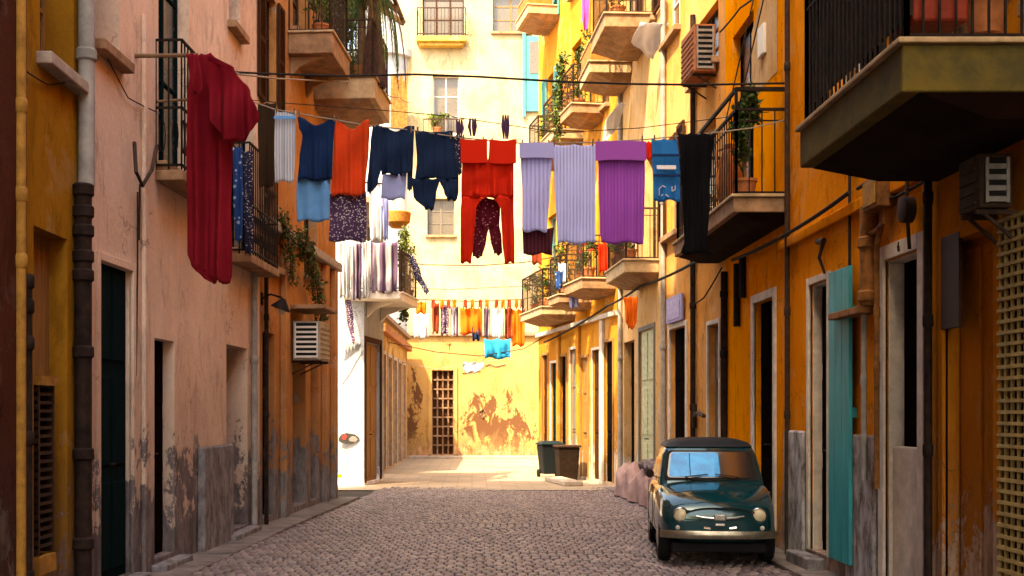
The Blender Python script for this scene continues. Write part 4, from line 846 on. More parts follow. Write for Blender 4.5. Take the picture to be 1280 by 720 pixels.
    def bumper(sy, z):
        pts = [(x, sy*(1.535-.16*(abs(x)/.62)**3.2), z) for x in [v*.062 for v in range(-10, 11)]]
        m = MB(); rs = [(-.02,-.035),(.008,-.04),(.02,-.015),(.02,.015),(.008,.04),(-.02,.035)]
        for x, y, z_ in pts: m.v += [(x, y+sy*u, z_+v) for u, v in rs]
        for i in range(len(pts)-1):
            for k in range(6): a, b = i*6+k, i*6+(k+1) % 6; m.f.append((a, b, b+6, a+6))
        m.f.append(tuple(range(6))); m.f.append(tuple(range(len(m.v)-6, len(m.v))))
        return m.build('bumper', simple('aged_chrome', (.42,.37,.28), .3, .9, var=.4, bmp=.2), root, smooth=True)
    bumper(1, .335); bumper(-1, .36)
    m = MB(); m.box(-.5,.5,1.1,1.40,.14,.24); m.build('front_apron', rubber, root, bevel=.02)
    m = MB(); m.tube([(-.45,1.36,.165),(.45,1.36,.165)], .014, 8); m.build('tow_bar', M['iron_r'], root)
    for s_ in (-1, 1):
        for y in (.93, -.91):
            Mx = Matrix.Translation((s_*.555, y, .262)) @ Matrix.Rotation(R(90), 4, 'Y')
            m = MB(); m.lathe([(.17,-.065),(.235,-.068),(.258,-.05),(.264,0),(.258,.05),(.235,.068),(.17,.065)], (0,0,0), 36, Mx); wh = m.build('wheel', rubber, root, smooth=True)
            m = MB(); m.lathe([(.172,-.05),(.172,.0),(.172,.055)] if s_ > 0 else [(.172,-.055),(.172,0),(.172,.05)], (0,0,0), 28, Mx); m.lathe([(.165, s_*.056),(.11, s_*.066),(.07, s_*.075),(.03, s_*.082)], (0,0,0), 28, Mx); m.build('rim', simple('wheel_metal', (.45,.42,.38), .35, .8), wh, smooth=True)
    m = MB(); m.box(-.55,.55,-1.2,1.15,.2,.30); m.build('underbody', rubber, root)
    m = MB(); m.tube([(.58,.44,.86),(.66,.46,.90)], .006, 5); m.lathe([(.045,-.012),(.048,0),(.04,.008)], (0,0,0), 16, Matrix.Translation((.68,.46,.91)) @ Matrix.Rotation(R(90), 4, 'X')); m.build('mirror', M['iron'], root)
build_car()
for o in scene.objects:
    if o.name == 'parked_car': o.scale = (.925, .94, .95)
# ---------------------------------------------------------------- long heap under a cover, along the wall
root = empty('covered_heap', (2.96, 20.7, 0), R(93), 'long low heap under dusty pink cover with grey rags on top, behind parked car', 'covered heap')
m = MB(); NI = 44; vs_ = []
for i in range(NI+1):
    t = i/NI; y = -1.7+3.4*t; h = .52+.07*math.sin(t*21)+.06*math.sin(t*37+1)+.05*math.sin(t*9); wd = .20+.03*math.sin(t*17)+.02*math.sin(t*31); ee = min(1, 8*t+.35, 8*(1-t)+.35)
    for k in range(17):
        a = math.pi*k/16; fz = math.sin(a); rr = rnd.uniform(-.012,.012)+.018*math.sin(k*1.7+i*.6)
        vs_.append((y, -(wd+.05*(1-fz)+rr)*(math.copysign(abs(math.cos(a))**.7, math.cos(a)))*(.8+.2*ee), .01+(h+rr)*ee**.4*fz**.5))
for i in range(NI):
    for k in range(16): a = i*17+k; m.f.append((a, a+1, a+18, a+17))
m.v = vs_; m.f.append(tuple(range(17))); m.f.append(tuple(range(NI*17, NI*17+17)))
o = m.build('cover', simple('dusty_pink_cover', (.36,.23,.21), .9, col2=(.2,.115,.105), scale=3.5, bmp=.4, spec=.1), root, smooth=True); s_ = o.modifiers.new('s', 'SUBSURF'); s_.levels = s_.render_levels = 1
rag = simple('grey_rag', (.22,.18,.19), .9, var=.7, bmp=.8)
for k in range(11):
    x, y = -1.6+k*.19+rnd.uniform(-.06,.06), rnd.uniform(-.14,.14); z = .60+rnd.uniform(-.03,.06); a = rnd.uniform(0, 3.1); ln = rnd.uniform(.12,.22)
    m = MB(); q = [Vector((x+math.cos(a)*ln*(j/5-.5)*2, y+math.sin(a)*ln*(j/5-.5)*1.2, z+.03*math.sin(j*1.9+k))) for j in range(6)]; m.tube(q, [.035,.06,.075,.055,.07,.03], 9); m.build('rolled_rag', rag, root, smooth=True)
# ---------------------------------------------------------------- bins and step by the yellow house
o = MB().box(0,1.9,0,.4,0,.10).build('doorstep', M['stone'], bevel=.02); o.location = (2.30, 24.8, 0); o.rotation_euler = (0,0,R(99)); structure(o)
def wheelie(loc, rz, col, lab, h=.95):
    r_ = empty('wheeled_bin', loc, rz, lab, 'bin'); m = MB(); w0, w1 = .2, .26
    m.add([(-w0,-w0,.08),(w0,-w0,.08),(w0,w0,.08),(-w0,w0,.08),(-w1,-w1,h),(w1,-w1,h),(w1,w1,h),(-w1,w1,h)], [(0,3,2,1),(4,5,6,7),(0,1,5,4),(1,2,6,5),(2,3,7,6),(3,0,4,7)]); m.build('body', col, r_, bevel=.03)
    m = MB(); m.box(-.28,.28,-.29,.28,h+.003,h+.04); m.add([(-.26,-.26,h+.041),(.26,-.26,h+.041),(.26,.26,h+.041),(-.26,.26,h+.041),(-.18,-.12,h+.09),(.18,-.12,h+.09),(.18,.24,h+.09),(-.18,.24,h+.09)], [(4,5,6,7),(0,1,5,4),(1,2,6,5),(2,3,7,6),(3,0,4,7)]); l = m.build('lid', simple('bin_lid', (.006,.02,.024), .5), r_, bevel=.015)
    m = MB(); m.tube([(-.2,.27,h-.04),(-.2,.34,h-.02),(.2,.34,h-.02),(.2,.27,h-.04)], .014, 6); m.build('handle', M['black'], r_)
    for s_ in (-1, 1): m = MB(); m.lathe([(.03,-.025),(.09,-.025),(.09,.025),(.03,.025)], (0,0,0), 18, Matrix.Translation((s_*.22,.2,.09)) @ Matrix.Rotation(R(90), 4, 'Y')); m.build('wheel', M['black'], r_)
    return r_
wheelie((1.83, 28.2, 0), R(12), simple('bin_plastic', (.008,.012,.014), .5), 'dark wheeled rubbish bin with teal lid at the far right doors', .76)
r_ = empty('planter', (2.13, 26.9, 0), R(8), 'brown rusty square planter bin in front of the far right doors', 'planter')
m = MB(); m.add([(-.2,-.2,0),(.2,-.2,0),(.2,.2,0),(-.2,.2,0),(-.24,-.24,.74),(.24,-.24,.74),(.24,.24,.74),(-.24,.24,.74)], [(0,3,2,1),(4,5,6,7),(0,1,5,4),(1,2,6,5),(2,3,7,6),(3,0,4,7)]); m.build('body', simple('rusty_brown', (.02,.010,.005), .9, var=.6, scale=8, bmp=.6), r_, bevel=.015)
m = MB(); m.box(-.27,.27,-.27,.27,.743,.79); m.build('rim', M['iron_r'], r_, bevel=.01)
# ---------------------------------------------------------------- plants
def leaves(mb, c, rad, n, size=.06, droop=.4, r_=rnd):
    for _ in range(n):
        while True:
            q = Vector((r_.uniform(-1,1), r_.uniform(-1,1), r_.uniform(-1,1)))
            if q.length < 1: break
        q = q*(.55+.45*r_.random()); p = Vector(c)+Vector((q.x*rad[0], q.y*rad[1], q.z*rad[2])); a = Vector((r_.gauss(0,1), r_.gauss(0,1), r_.gauss(-droop,.6))).normalized()
        b = a.cross(Vector((r_.gauss(0,1), r_.gauss(0,1), r_.gauss(0,1)))).normalized(); s = size*r_.uniform(.5,1.3)
        mb.add([p, p+a*s*.5+b*s*.28, p+a*s, p+a*s*.5-b*s*.28], [(0,1,2,3)])
def plant(label, pos, r, h, n=260, size=.07, mat='leaf', pot=True, pr=.13, ph=.22, flowers=None, clumps=6, droop=.3, cat='plant', group='plants on the balconies', name='potted_plant'):
    t = empty(name, pos, rnd.uniform(0, 6), label, cat, group)
    z0 = 0
    if pot: m = MB(); m.lathe([(pr*.7,0),(pr*.98,ph*.85),(pr*1.08,ph*.86),(pr*1.08,ph),(pr*.9,ph)], (0,0,0), 16); m.build('pot', M['terracotta'], t, smooth=True); z0 = ph
    m = MB(); st = MB()
    for k in range(clumps):
        a = rnd.uniform(0, 6.28); q = rnd.uniform(.1, .75)*r; z = z0+h*rnd.uniform(.12, .95); cx, cy = q*math.cos(a), q*math.sin(a)
        leaves(m, (cx, cy, z), (r*.42, r*.42, h*.2), n//clumps, size, droop); st.tube([(0,0,z0-.02), (cx*.4,cy*.4,z0+(z-z0)*.5), (cx,cy,z)], .006, 4)
    m.build('foliage', M[mat], t, fix=False); st.build('stems', M['wood'], t)
    if flowers: m = MB(); [leaves(m, (rnd.uniform(-r,r)*.7, rnd.uniform(-r,r)*.7, z0+h*rnd.uniform(.4,1)), (.06,.06,.05), 12, .05) for _ in range(7)]; m.build('blossoms', flowers, t, fix=False)
    return t
redf = simple('red_blossom', (.6,.03,.03), .7, bmp=0)
def onbal(fa, Y, dep, z): return fa.P(fa.xY(Y), dep, z)
GP = 'plants on the balconies'
plant('bushy plant at the near end of the lower yellow house balcony', onbal(R6, 28.2, .55, 3.985), .3, .75, 420, .08)
plant('second bushy plant along the lower yellow house balcony', onbal(R6, 28.9, .55, 3.985), .3, .9, 420, .08, 'leaf_l')
plant('bushy plant at the far end of the lower yellow house balcony', onbal(R6, 29.8, .55, 3.985), .32, .8, 420, .08, 'leaf')
plant('red flowering plant on the small balcony below the lilac towels', onbal(R6, 24.85, .5, 4.285), .28, .6, 420, .07, 'leaf', flowers=redf)
plant('tall leafy plant on the small balcony below the lilac towels', onbal(R6, 25.6, .45, 4.285), .3, .95, 520, .08, 'leaf')
plant('red flowering plant on the tan balcony below the blue shirt', onbal(R5, 21.7, .42, 4.135), .26, .45, 360, .06, 'leaf_l', flowers=redf)
plant('trailing plant on the tan balcony beside the red flowers', onbal(R5, 20.9, .42, 4.135), .24, .5, 320, .06)
plant('yellow green plant on the upper yellow house balcony', onbal(R6, 27.9, .45, 7.935), .3, .7, 360, .08, 'leaf_l')
plant('dark climbing plant on the second upper yellow house balcony', onbal(R6, 26.1, .4, 8.085), .26, 1.4, 420, .08, 'leaf')
plant('dry shrub at the far end of the high tan balcony', onbal(R5, 22.2, .5, 8.485), .26, .9, 320, .07, 'leaf_dry')
plant('leafy plant on the left overhanging balcony nearest the camera', onbal(L4, 18.1, .4, 7.135), .3, .9, 500, .07, 'leaf_l')
plant('second leafy plant on the left overhanging balcony', onbal(L4, 18.8, .4, 7.135), .3, 1.1, 500, .07, 'leaf')
plant('dark shrub among the black railings over the car', onbal(R3, 13.2, .4, 3.865), .26, .95, 1500, .07, 'leaf')
plant('low plant at the far end of the black railed balcony', onbal(R3, 15.6, .4, 3.865), .2, .5, 300, .06, 'leaf_dry')
plant('green box plants on the small cream building balcony', E2.P((E2.x(530)+E2.x(565))/2, .24, e2(550,166)-.1), .5, .55, 420, .11, 'leaf_l', pot=True, pr=.16)
plant('small green plant on the white house balcony', onbal(L5, 26.9, .55, 4.035), .26, 1.2, 420, .07, 'leaf_l')
# trailing creeper at the white house corner
def creeper(label, pts, r, n, size, mats, cat='creeper', group=None):
    t = empty('creeper', pts[0], 0, label, cat, group); o0 = Vector(pts[0])
    m = MB(); m.tube([Vector(p)-o0 for p in pts], .012, 5); m.build('stem', M['wood'], t)
    for q, k in enumerate(mats):
        m = MB()
        for i in range(n):
            tt = rnd.random()*(len(pts)-1); a = int(tt); f_ = tt-a; p = Vector(pts[a]).lerp(Vector(pts[min(a+1, len(pts)-1)]), f_)-o0; leaves(m, p, (r, r, r), 3, size, .9)
        m.build('foliage', M[k], t, fix=False)
creeper('green creeper trailing down from the far end of the white house balcony', [W(506, 285, 27.1), W(503, 320, 27.1), W(508, 360, 27.0), W(505, 400, 27.0)], .14, 170, .09, ('leaf', 'leaf_l'))
creeper('dry creeper hanging over the left side windows below the striped towel', [fp(L4, 372, 4.15, .2), fp(L4, 385, 3.9, .25), fp(L4, 396, 3.5, .2), fp(L4, 402, 3.0, .15)], .17, 190, .07, ('leaf_dry', 'leaf'))
creeper('dry creeper under the first left balcony', [fp(L4, 350, 4.3, .12), fp(L4, 360, 4.0, .18), fp(L4, 366, 3.4, .15)], .12, 110, .06, ('leaf_dry', 'leaf'))
creeper('brown climbing creeper up the corner of the yellow house', [fp(R6, 700, 5.2, .12), fp(R6, 712, 6.4, .12), fp(R6, 722, 7.6, .12)], .16, 150, .09, ('leaf_dry', 'leaf_l'))
creeper('creeper falling from the high yellow balcony', [onbal(R6, 26.4, .68, 9.4), onbal(R6, 26.6, .72, 8.6), onbal(R6, 26.7, .72, 7.6)], .16, 150, .09, ('leaf', 'leaf_l'))
# palm with drooping fronds on the second left balcony
t = empty('potted_palm', onbal(L4, 20.3, .62, 6.985), 0, 'palm with long drooping half dry fronds on the left balcony slab', 'palm', GP)
m = MB(); m.lathe([(.16,0),(.22,.3),(.24,.34),(.2,.34)], (0,0,0), 18); m.build('pot', M['terracotta'], t, smooth=True)
m = MB(); m.tube([(0,0,.3),(.03,0,.9),(0,.02,1.5)], [.07,.055,.05], 8); m.build('trunk', M['wood'], t)
for q, k in enumerate(('leaf', 'leaf_dry', 'leaf_l')):
    m = MB()
    for f_ in range(12):
        a = rnd.uniform(0, 6.28); ln = rnd.uniform(.75, 1.35); sp = []; 
        for i in range(9): s = i/8; sp.append(Vector((math.cos(a)*ln*.62*math.sin(s*1.5), math.sin(a)*ln*.62*math.sin(s*1.5), 1.5+.45*math.sin(s*2.6)-1.35*ln*s*s)))
        m.tube(sp, [.010]*8+[.004], 4)
        for i in range(1, 9):
            for e in range(5):
                p = sp[i-1].lerp(sp[i], e/5); tg = (sp[i]-sp[i-1]).normalized(); sd_ = tg.cross(Vector((0,0,1))).normalized()
                for sg in (-1, 1): tip = p+sd_*sg*.14+tg*.12+Vector((0,0,-.2-.1*rnd.random())); m.add([p, p+tg*.022, tip], [(0,1,2)])
    m.build('fronds', M[k], t, fix=False)
# folded brown parasol and timber beams next to it
t = empty('folded_parasol', W(468, 112, 19.9), 0, 'folded dark brown parasol standing at the outer corner of the left balcony', 'parasol')
zz = 6.985-t.location.z; m = MB(); m.tube([(0,0,zz),(0,0,1.9)], .018, 8); m.build('pole', M['iron_r'], t)
m = MB(); N = 28; pr_ = [(.02,1.85),(.07,1.5),(.10,1.0),(.14,.5),(.165,.12),(.13,.06)]
for r0, z in pr_:
    for k in range(N): a = k*2*math.pi/N; r1 = r0*(1+.28*(k % 2)); m.v.append((r1*math.cos(a), r1*math.sin(a), z+(-.05*(k % 2) if z < .3 else 0)))
for i in range(len(pr_)-1):
    for k in range(N): a, b = i*N+k, i*N+(k+1) % N; m.f.append((a, b, b+N, a+N))
m.build('canopy', simple('brown_canvas', (.09,.04,.03), .9, var=.5, scale=6), t, smooth=False)
t = empty('pergola', onbal(L4, 20.4, .1, 9.0), 0, 'dark timber beams slanting above the left balcony', 'pergola')
for k in range(3): m = MB(); m.bar(onbal(L4, 19.6+k*.75, .02, 9.1+.02*k)-t.location, onbal(L4, 19.8+k*.75, 1.25, 8.35+.02*k)-t.location, .06, .09); m.build('beam', M['wood'], t)
m = MB(); m.bar(onbal(L4, 19.5, 1.2, 8.5)-t.location, onbal(L4, 21.5, 1.2, 8.5)-t.location, .06); m.build('crossbeam', M['wood'], t)
# ---------------------------------------------------------------- air conditioners
def aircon(fa, Yn, wd, dep, z0, z1, label, mat='beige_metal', gap=.04):
    """box on wall brackets, louvred on its front and on the end that faces down the street"""
    x = fa.xY(Yn); sgn = 1 if fa.u.y > 0 else -1; a, b = sorted((x, x+sgn*wd)); r_ = empty('air_conditioner', fa.P((a+b)/2, 0, z0), math.atan2(fa.u.y, fa.u.x), label, 'air conditioner', 'air conditioners on the house walls')
    h = z1-z0; hw = wd/2; m = MB(); m.box(-hw, hw, gap, dep, 0, h); m.build('casing', M[mat], r_, bevel=.012)
    e = -hw if sgn > 0 else hw; m = MB(); n = max(4, int(h/.075))
    for k in range(n): z = .03+(h-.06)*k/n; m.box(-hw+.04, hw-.04, dep+.001, dep+.014, z, z+.018)
    m.build('front_louvre', M[mat], r_)
    q = -1 if sgn > 0 else 1; f_ = MB(); f_.box(e+q*.001, e+q*.008, gap+.03, dep-.03, .03, h-.03); f_.build('louvre_shade', M['black'], r_)  # black plate on the casing paints the shade between the side slats
    m = MB()
    for k in range(n): z = .035+(h-.07)*k/n; m.box(e+q*.009, e+q*.02, gap+.03, dep-.03, z, z+.032)
    m.box(e+q*.009, e+q*.024, gap+.03, gap+.05, .03, h-.03); m.box(e+q*.009, e+q*.024, dep-.05, dep-.03, .03, h-.03); m.build('side_louvre', M['white_paint' if mat == 'beige_metal' else 'metal'], r_)
    for s_ in (-1, 1): m = MB(); m.bar((s_*hw*.7, .003, -.02), (s_*hw*.7, dep, -.02), .03); m.bar((s_*hw*.7, .003, -.2), (s_*hw*.7, dep*.8, -.03), .02); m.build('bracket', M['iron_r'], r_)
aircon(L4, 17.8, .75, .45, 2.30, 2.88, 'louvred air conditioner on the left orange brown house')
aircon(R1, 7.45, .32, .25, 2.80, 3.14, 'small air conditioner under the big mossy balcony', 'iron_r')
aircon(R4, 16.45, .8, .34, 6.2, 6.85, 'rusty air conditioner high on the peach wall', 'terracotta')
m = MB(); x = L4.xY(17.7); m.box(x-1.0, x+.05, .003, .55, 3.05, 3.11, L4.M); tag(m.build('canopy', M['slab'], bevel=.01), 'small slab canopy above the left air conditioner', 'canopy')
# wall lamp
t = empty('wall_lamp', fp(L4, 327, 3.05, 0), 0, 'dark bell shaded wall lamp on a bracket, left house', 'lamp')
m = MB(); m.tube([(0,0,0),(.12,0,.06),(.26,0,.02),(.3,0,-.02)], .015, 6); m.build('arm', M['iron'], t); m = MB(); m.lathe([(.03,.0),(.05,-.03),(.13,-.13),(.135,-.15),(.11,-.14)], (.3,0,0), 18, Matrix.Rotation(R(20),4,'Y')); m.build('lamp_shade', M['iron'], t, smooth=True)
m = MB(); m.lathe([(.02,-.1),(.05,-.15),(.03,-.2),(.01,-.21)], (.27,0,0), 14); m.build('bulb', M['white_paint'], t, smooth=True); m = MB(); m.box(-.01,.02,-.05,.05,-.08,.08); m.build('wall_plate', M['iron'], t)
# ---------------------------------------------------------------- things on the right hand walls
def slabon(fa, px0, px1, z0, z1, off0, off1): m = MB(); a, b = sorted((fa.x(px0), fa.x(px1))); m.box(a, b, off0, off1, z0, z1, fa.M); return m, a, b
a, b = sorted((R2.x(1035.5,.085), R2.x(1061,.085))); t = empty('folded_shutter', R2.P(a, .0, .18), math.atan2(R2.u.y, R2.u.x), 'tall turquoise painted plank shutter fixed beside the doorway', 'shutter')
m = MB(); n = 3
for k in range(n): m.box((b-a)*k/n+.004, (b-a)*(k+1)/n-.004, .05, .085, 0, 2.64)
m.build('planks', M['teal'], t, bevel=.004)
for z in (.4, 1.3, 2.2): m = MB(); m.box(.03, b-a-.03, .004, .049, z, z+.09); m.build('batten', M['teal'], t)
m, a, b = slabon(R1, 1181, 1204, 2.12, 2.78, .003, .03); tag(m.build('notice_board', simple('dark_brown_board', (.045,.014,.01), .6), bevel=.004), 'plain dark brown board on the dark orange wall', 'board')
m, a, b = slabon(R4, 838, 857, 2.95, 3.36, .03, .07); o = tag(m.build('sign_board', simple('lilac_sign', (.30,.27,.52), .5, var=.3), bevel=.006), 'lilac sign box above a doorway of the peach house', 'sign')
m = MB(); a, b = sorted((R4.x(840), R4.x(855))); m.box(a, b, .072, .078, 3.0, 3.31, R4.M); m.build('sign_face', simple('pale_lilac_sign', (.42,.38,.62), .5, var=.5, scale=20), o)
t = empty('meter_box', fpy(R2, 1112, 262, 0), 0, 'orange metal meter box with pipes near the mossy balcony', 'meter box'); m = MB(); m.box(-.16,-.003,-.18,.18,0,.26); m.build('casing', M['pipe_o'], t, bevel=.012); m = MB(); m.box(-.175,-.162,-.15,.15,.03,.23); m.build('door', M['pipe_y'], t, bevel=.006)
m = MB(); m.tube([(-.08,-.1,0),(-.08,-.1,-.12),(-.08,.1,-.16),(-.08,.25,-.16)], .02, 8); m.build('pipe', M['pipe_o'], t, smooth=True)
t = empty('gas_meter', fpy(R1, 1150, 262, 0), 0, 'round dark gas meter hanging under the mossy balcony', 'meter'); m = MB(); m.lathe([(.07,-.05),(.1,-.04),(.1,.04),(.07,.05)], (-.1,0,0), 18, Matrix.Rotation(R(90),4,'Y')); m.build('dial_case', M['iron_r'], t, smooth=True); m = MB(); m.tube([(-.08,0,-.3),(-.1,0,0),(-.08,.05,.3)], .015, 6); m.build('pipe', M['iron_r'], t)
m = MB(); m.tube([fpy(R2,1022,302,.01), fpy(R2,1030,300,.14), fpy(R2,1024,322,.16), fpy(R2,1031,342,.1)], [.03,.024,.018,.012], 7); tag(m.build('wall_hook', M['iron_r'], smooth=True), 'curved rusty hook on the wall above the turquoise shutter', 'hook')
for k, (px, y0, y1) in enumerate(((921,330,408),(928,322,372))):
    m = MB(); m.tube([fpy(R3,px,y0,.04), fpy(R3,px,y1,.04)], .045, 8); tag(m.build('awning_tube', M['iron']), ('longer','shorter')[k]+' of two dark tubes fixed on the bright orange wall', 'tube', 'dark tubes on the bright orange wall')
m = MB(); m.tube([fpy(R4,868,520,.03), fpy(R4,872,516,.25), fpy(R4,880,520,.3)], .03, 7); m.tube([fpy(R4,868,505,.03), fpy(R4,868,535,.03)], .05, 7); tag(m.build('water_tap', M['iron_r'], smooth=True), 'rusty water tap sticking out of the wall behind the car', 'tap')
# painted gable shape and vent on the bright orange house
a, b = sorted((R3.x(940), R3.x(972))); m = MB(); za, zb_ = R3.z(955, 108), R3.z(955, 22)
m.add([(a,.006,za),(b,.006,za),(b,.006,zb_),((a+b)/2,.006,zb_+.35),(a,.006,zb_)], [(0,1,2,3,4)]); m.build('painted_panel', M['tan'], R3.root); m = MB(); m.box((a+b)/2-.13,(a+b)/2+.13,.004,.05,zb_-.45,zb_-.1); m.build('vent', M['white_paint'], R3.root, bevel=.01)
# contents of the black railed balcony
t = empty('amphora', onbal(R3, 13.9, .42, 3.865), 0, 'tall orange clay jar standing on the black railed balcony', 'jar'); m = MB(); m.lathe([(.07,0),(.13,.15),(.16,.36),(.12,.58),(.05,.7),(.07,.76),(.05,.76)], (0,0,0), 20); m.build('jar_body', simple('orange_clay', (.5,.17,.04), .8, var=.4), t, smooth=True)
for s_ in (-1,1): m = MB(); m.tube([(s_*.05,0,.72),(s_*.15,0,.68),(s_*.14,0,.5)], .014, 6); m.build('handle', M['terracotta'], t)
t = empty('iron_canopy', onbal(R3, 12.9, .0, 4.8), 0, 'black iron awning frame standing over the railed balcony', 'frame')
for Y, dd in ((12.9,.56),(16.4,.56)):
    m = MB(); m.bar(onbal(R3,Y,.01,5.0)-t.location, onbal(R3,Y,dd,5.0)-t.location, .04); m.bar(onbal(R3,Y,dd,4.75)-t.location, onbal(R3,Y,dd,5.02)-t.location, .03); m.build('side_bar', M['iron'], t)
m = MB(); m.bar(onbal(R3,12.9,.56,5.0)-t.location, onbal(R3,16.4,.56,5.0)-t.location, .035); m.build('front_bar', M['iron'], t)
for Y in (13.1, 13.8): m = MB(); m.bar(onbal(R3,Y,.5,4.8)-t.location, onbal(R3,Y,.02,6.9)-t.location, .014); m.build('tie_rod', M['iron'], t)
# mossy balcony: reed screen, terracotta trough, boxes
t = empty('reed_screen', onbal(R1, 7.8, .9, 3.76), 0, 'dark reed screen tied inside the railing of the mossy balcony', 'screen'); m = MB(); Y = 6.85
while Y < 8.75:
    p = onbal(R1, Y, .9, 3.79)-t.location; m.bar(p, p+Vector((rnd.uniform(-.006,.006),0,1.08+rnd.uniform(-.05,.05))), .024); Y += .0255+.03*(rnd.random() < .12)
o = m.build('reeds', simple('dark_reeds', (.035,.024,.016), .9, var=.6, scale=12), t)
for z in (.15, .55, .95): m = MB(); m.bar(onbal(R1,6.82,.878,3.79+z)-t.location, onbal(R1,8.78,.878,3.79+z)-t.location, .01); m.build('binding', M['rope_l'], t)
o = MB().box(-.16,.16,-.2,.2,0,.34).build('storage_box', simple('red_brown_box', (.22,.03,.015), .6), bevel=.02); o.location = onbal(R1, 7.05, .72, 3.76); tag(o, 'red brown box at the corner of the mossy balcony', 'box')
plant('dark shrub on the mossy balcony by the red brown box', onbal(R1, 7.1, .36, 3.76), .2, .7, 420, .06, 'leaf')
# terracotta parapet boxes on far balconies
for fa, Y0, Y1, dep, z, h, lab in ((R5,22.95,24.15,.82,8.24,.36,'patterned terracotta trough on the higher tan balcony'),(R6,29.6,30.8,.8,11.54,.3,'orange trough on the topmost yellow balcony')):
    a, b = sorted((fa.xY(Y0), fa.xY(Y1))); t = empty('balcony_trough', fa.P((a+b)/2, dep-.14, z), math.atan2(fa.u.y, fa.u.x), lab, 'trough'); L_ = b-a
    m = MB(); m.box(-L_/2, L_/2, -.5, .12, 0, h); m.build('trough_body', simple('bright_terracotta', (.5,.15,.035), .8, var=.45), t, bevel=.02)
    m = MB(); m.box(-L_/2-.02, L_/2+.02, -.52, .14, h+.002, h+.035); m.build('rim', M['slab_l'], t, bevel=.01)
# reed blind on the white tower, teal board
t = empty('reed_blind', W(499, 160, 42.3), 0, 'rolled orange brown reed blind on the white tower', 'blind'); m = MB(); hh = 72*42.3/F
for k in range(12): x = -.28+k*.05; m.tube([(x,rnd.uniform(-.03,.03),0),(x,0,hh*(.8+.2*rnd.random()))], .026, 5)
m.build('reeds', simple('orange_reeds', (.42,.18,.05), .9, var=.6), t)
t = empty('side_shutter', (E2.P(E2.x(657),.0,0)+Vector((0,-.06,e2(657,140)))), 0, 'weathered blue green shutter beside the yellow house corner', 'shutter'); ww = 30*43/F; hh = e2(657,46)-e2(657,140)
m = MB(); m.box(0,ww,-.04,0,0,hh); m.build('shutter_panel', M['teal_sh'], t, bevel=.01); m = MB(); m.box(.15,ww-.15,-.055,-.041,hh*.5,hh-.2); m.build('glazing', M['glass_b'], t)
m = MB(); m.box(-.12,-.005,-.08,0,-.2,hh+.1); m.build('shutter_post', M['teal_sh'], t)
# ---------------------------------------------------------------- marks on the walls
t = bpy.data.curves.new('house_number', 'FONT'); t.body = '6'; t.size = .11; t.extrude = .002; t.align_x = 'CENTER'
o = bpy.data.objects.new('house_number', t); C.objects.link(o); me = bpy.data.meshes.new_from_object(o); bpy.data.objects.remove(o)
o = bpy.data.objects.new('house_number', me); C.objects.link(o); me.materials.append(M['iron']); o.parent = R2.root; a, b = sorted((R2.x(1107), R2.x(1150))); o.location = ((a+b)/2, .03, R2.z(1130,318)+.03); o.rotation_euler = (R(90), 0, R(180))
def paint_stroke(mb, pts, fa_pt, w_):
    for a, b in zip(pts, pts[1:]): mb.bar(fa_pt(a), fa_pt(b), w_, .004)
# graffiti scribble on the white end wall of the white house
m = MB(); WY = 24.985; fpt = lambda q: Vector(W(q[0], q[1], WY))
o5 = L5.P(L5.xY(25.0), 0, 0)
gp = lambda q: W(q[0], q[1], 24.99)
for pts in ([(428,440),(430,430),(432,440),(434,428),(436,441)], [(437,436),(439,428),(441,437),(443,427)], [(444,438),(445,426),(448,430),(446,436)], [(426,442),(436,438),(450,428)]): paint_stroke(m, pts, gp, .035)
paint_stroke(m, [(424,472),(434,462),(444,448),(453,438)], gp, .02)
Li = L5.M.inverted(); m.v = [tuple(Li @ Vector(v)) for v in m.v]; m.build('graffiti', simple('grey_green_paint', (.16,.22,.2), .7), L5.root)
for k, (a, b, y0, y1, col) in enumerate(((423,449,541,555,(.05,.045,.045)),(427,434,543,550,(.5,.05,.04)),(436,447,545,553,(.25,.22,.2)),(422,428,592,598,(.7,.5,.03)))):
    m = MB(); rr = random.Random(k); n = 14; pts = []
    for i in range(n): an = i*2*math.pi/n; pts.append(Li @ W((a+b)/2+(b-a)/2*math.cos(an)*rr.uniform(.8,1.1), (y0+y1)/2-(y1-y0)/2*math.sin(an)*rr.uniform(.75,1.15), 24.994-.003*(k % 3)))
    m.add(pts, [tuple(range(n))]); m.build('paint_patch', simple('patch_paint', col, .7), L5.root)
# graffiti tag on the golden end wall
ge = lambda q: E1.P(E1.x(q[0], .006), .006, E1.z(q[0], q[1], .006)); Li = E1.M.inverted()
for pts_, col, wd in (([[(580,463),(583,456),(587,464),(590,455),(594,463)],[(595,458),(600,454),(604,460)],[(606,457),(612,455),(620,458),(632,455)],[(578,466),(600,463)]], (.30,.36,.38), .06), ([[(598,515),(604,511),(608,517),(603,522),(598,515)]], (.6,.55,.5), .09), ([[(561,428),(562,437)],[(560,431),(564,429)]], (.12,.08,.06), .06)):
    m = MB(); [paint_stroke(m, q, ge, wd) for q in pts_]; m.v = [tuple(Li @ Vector(v)) for v in m.v]; m.build('graffiti', simple('wall_paint', col, .7), E1.root)

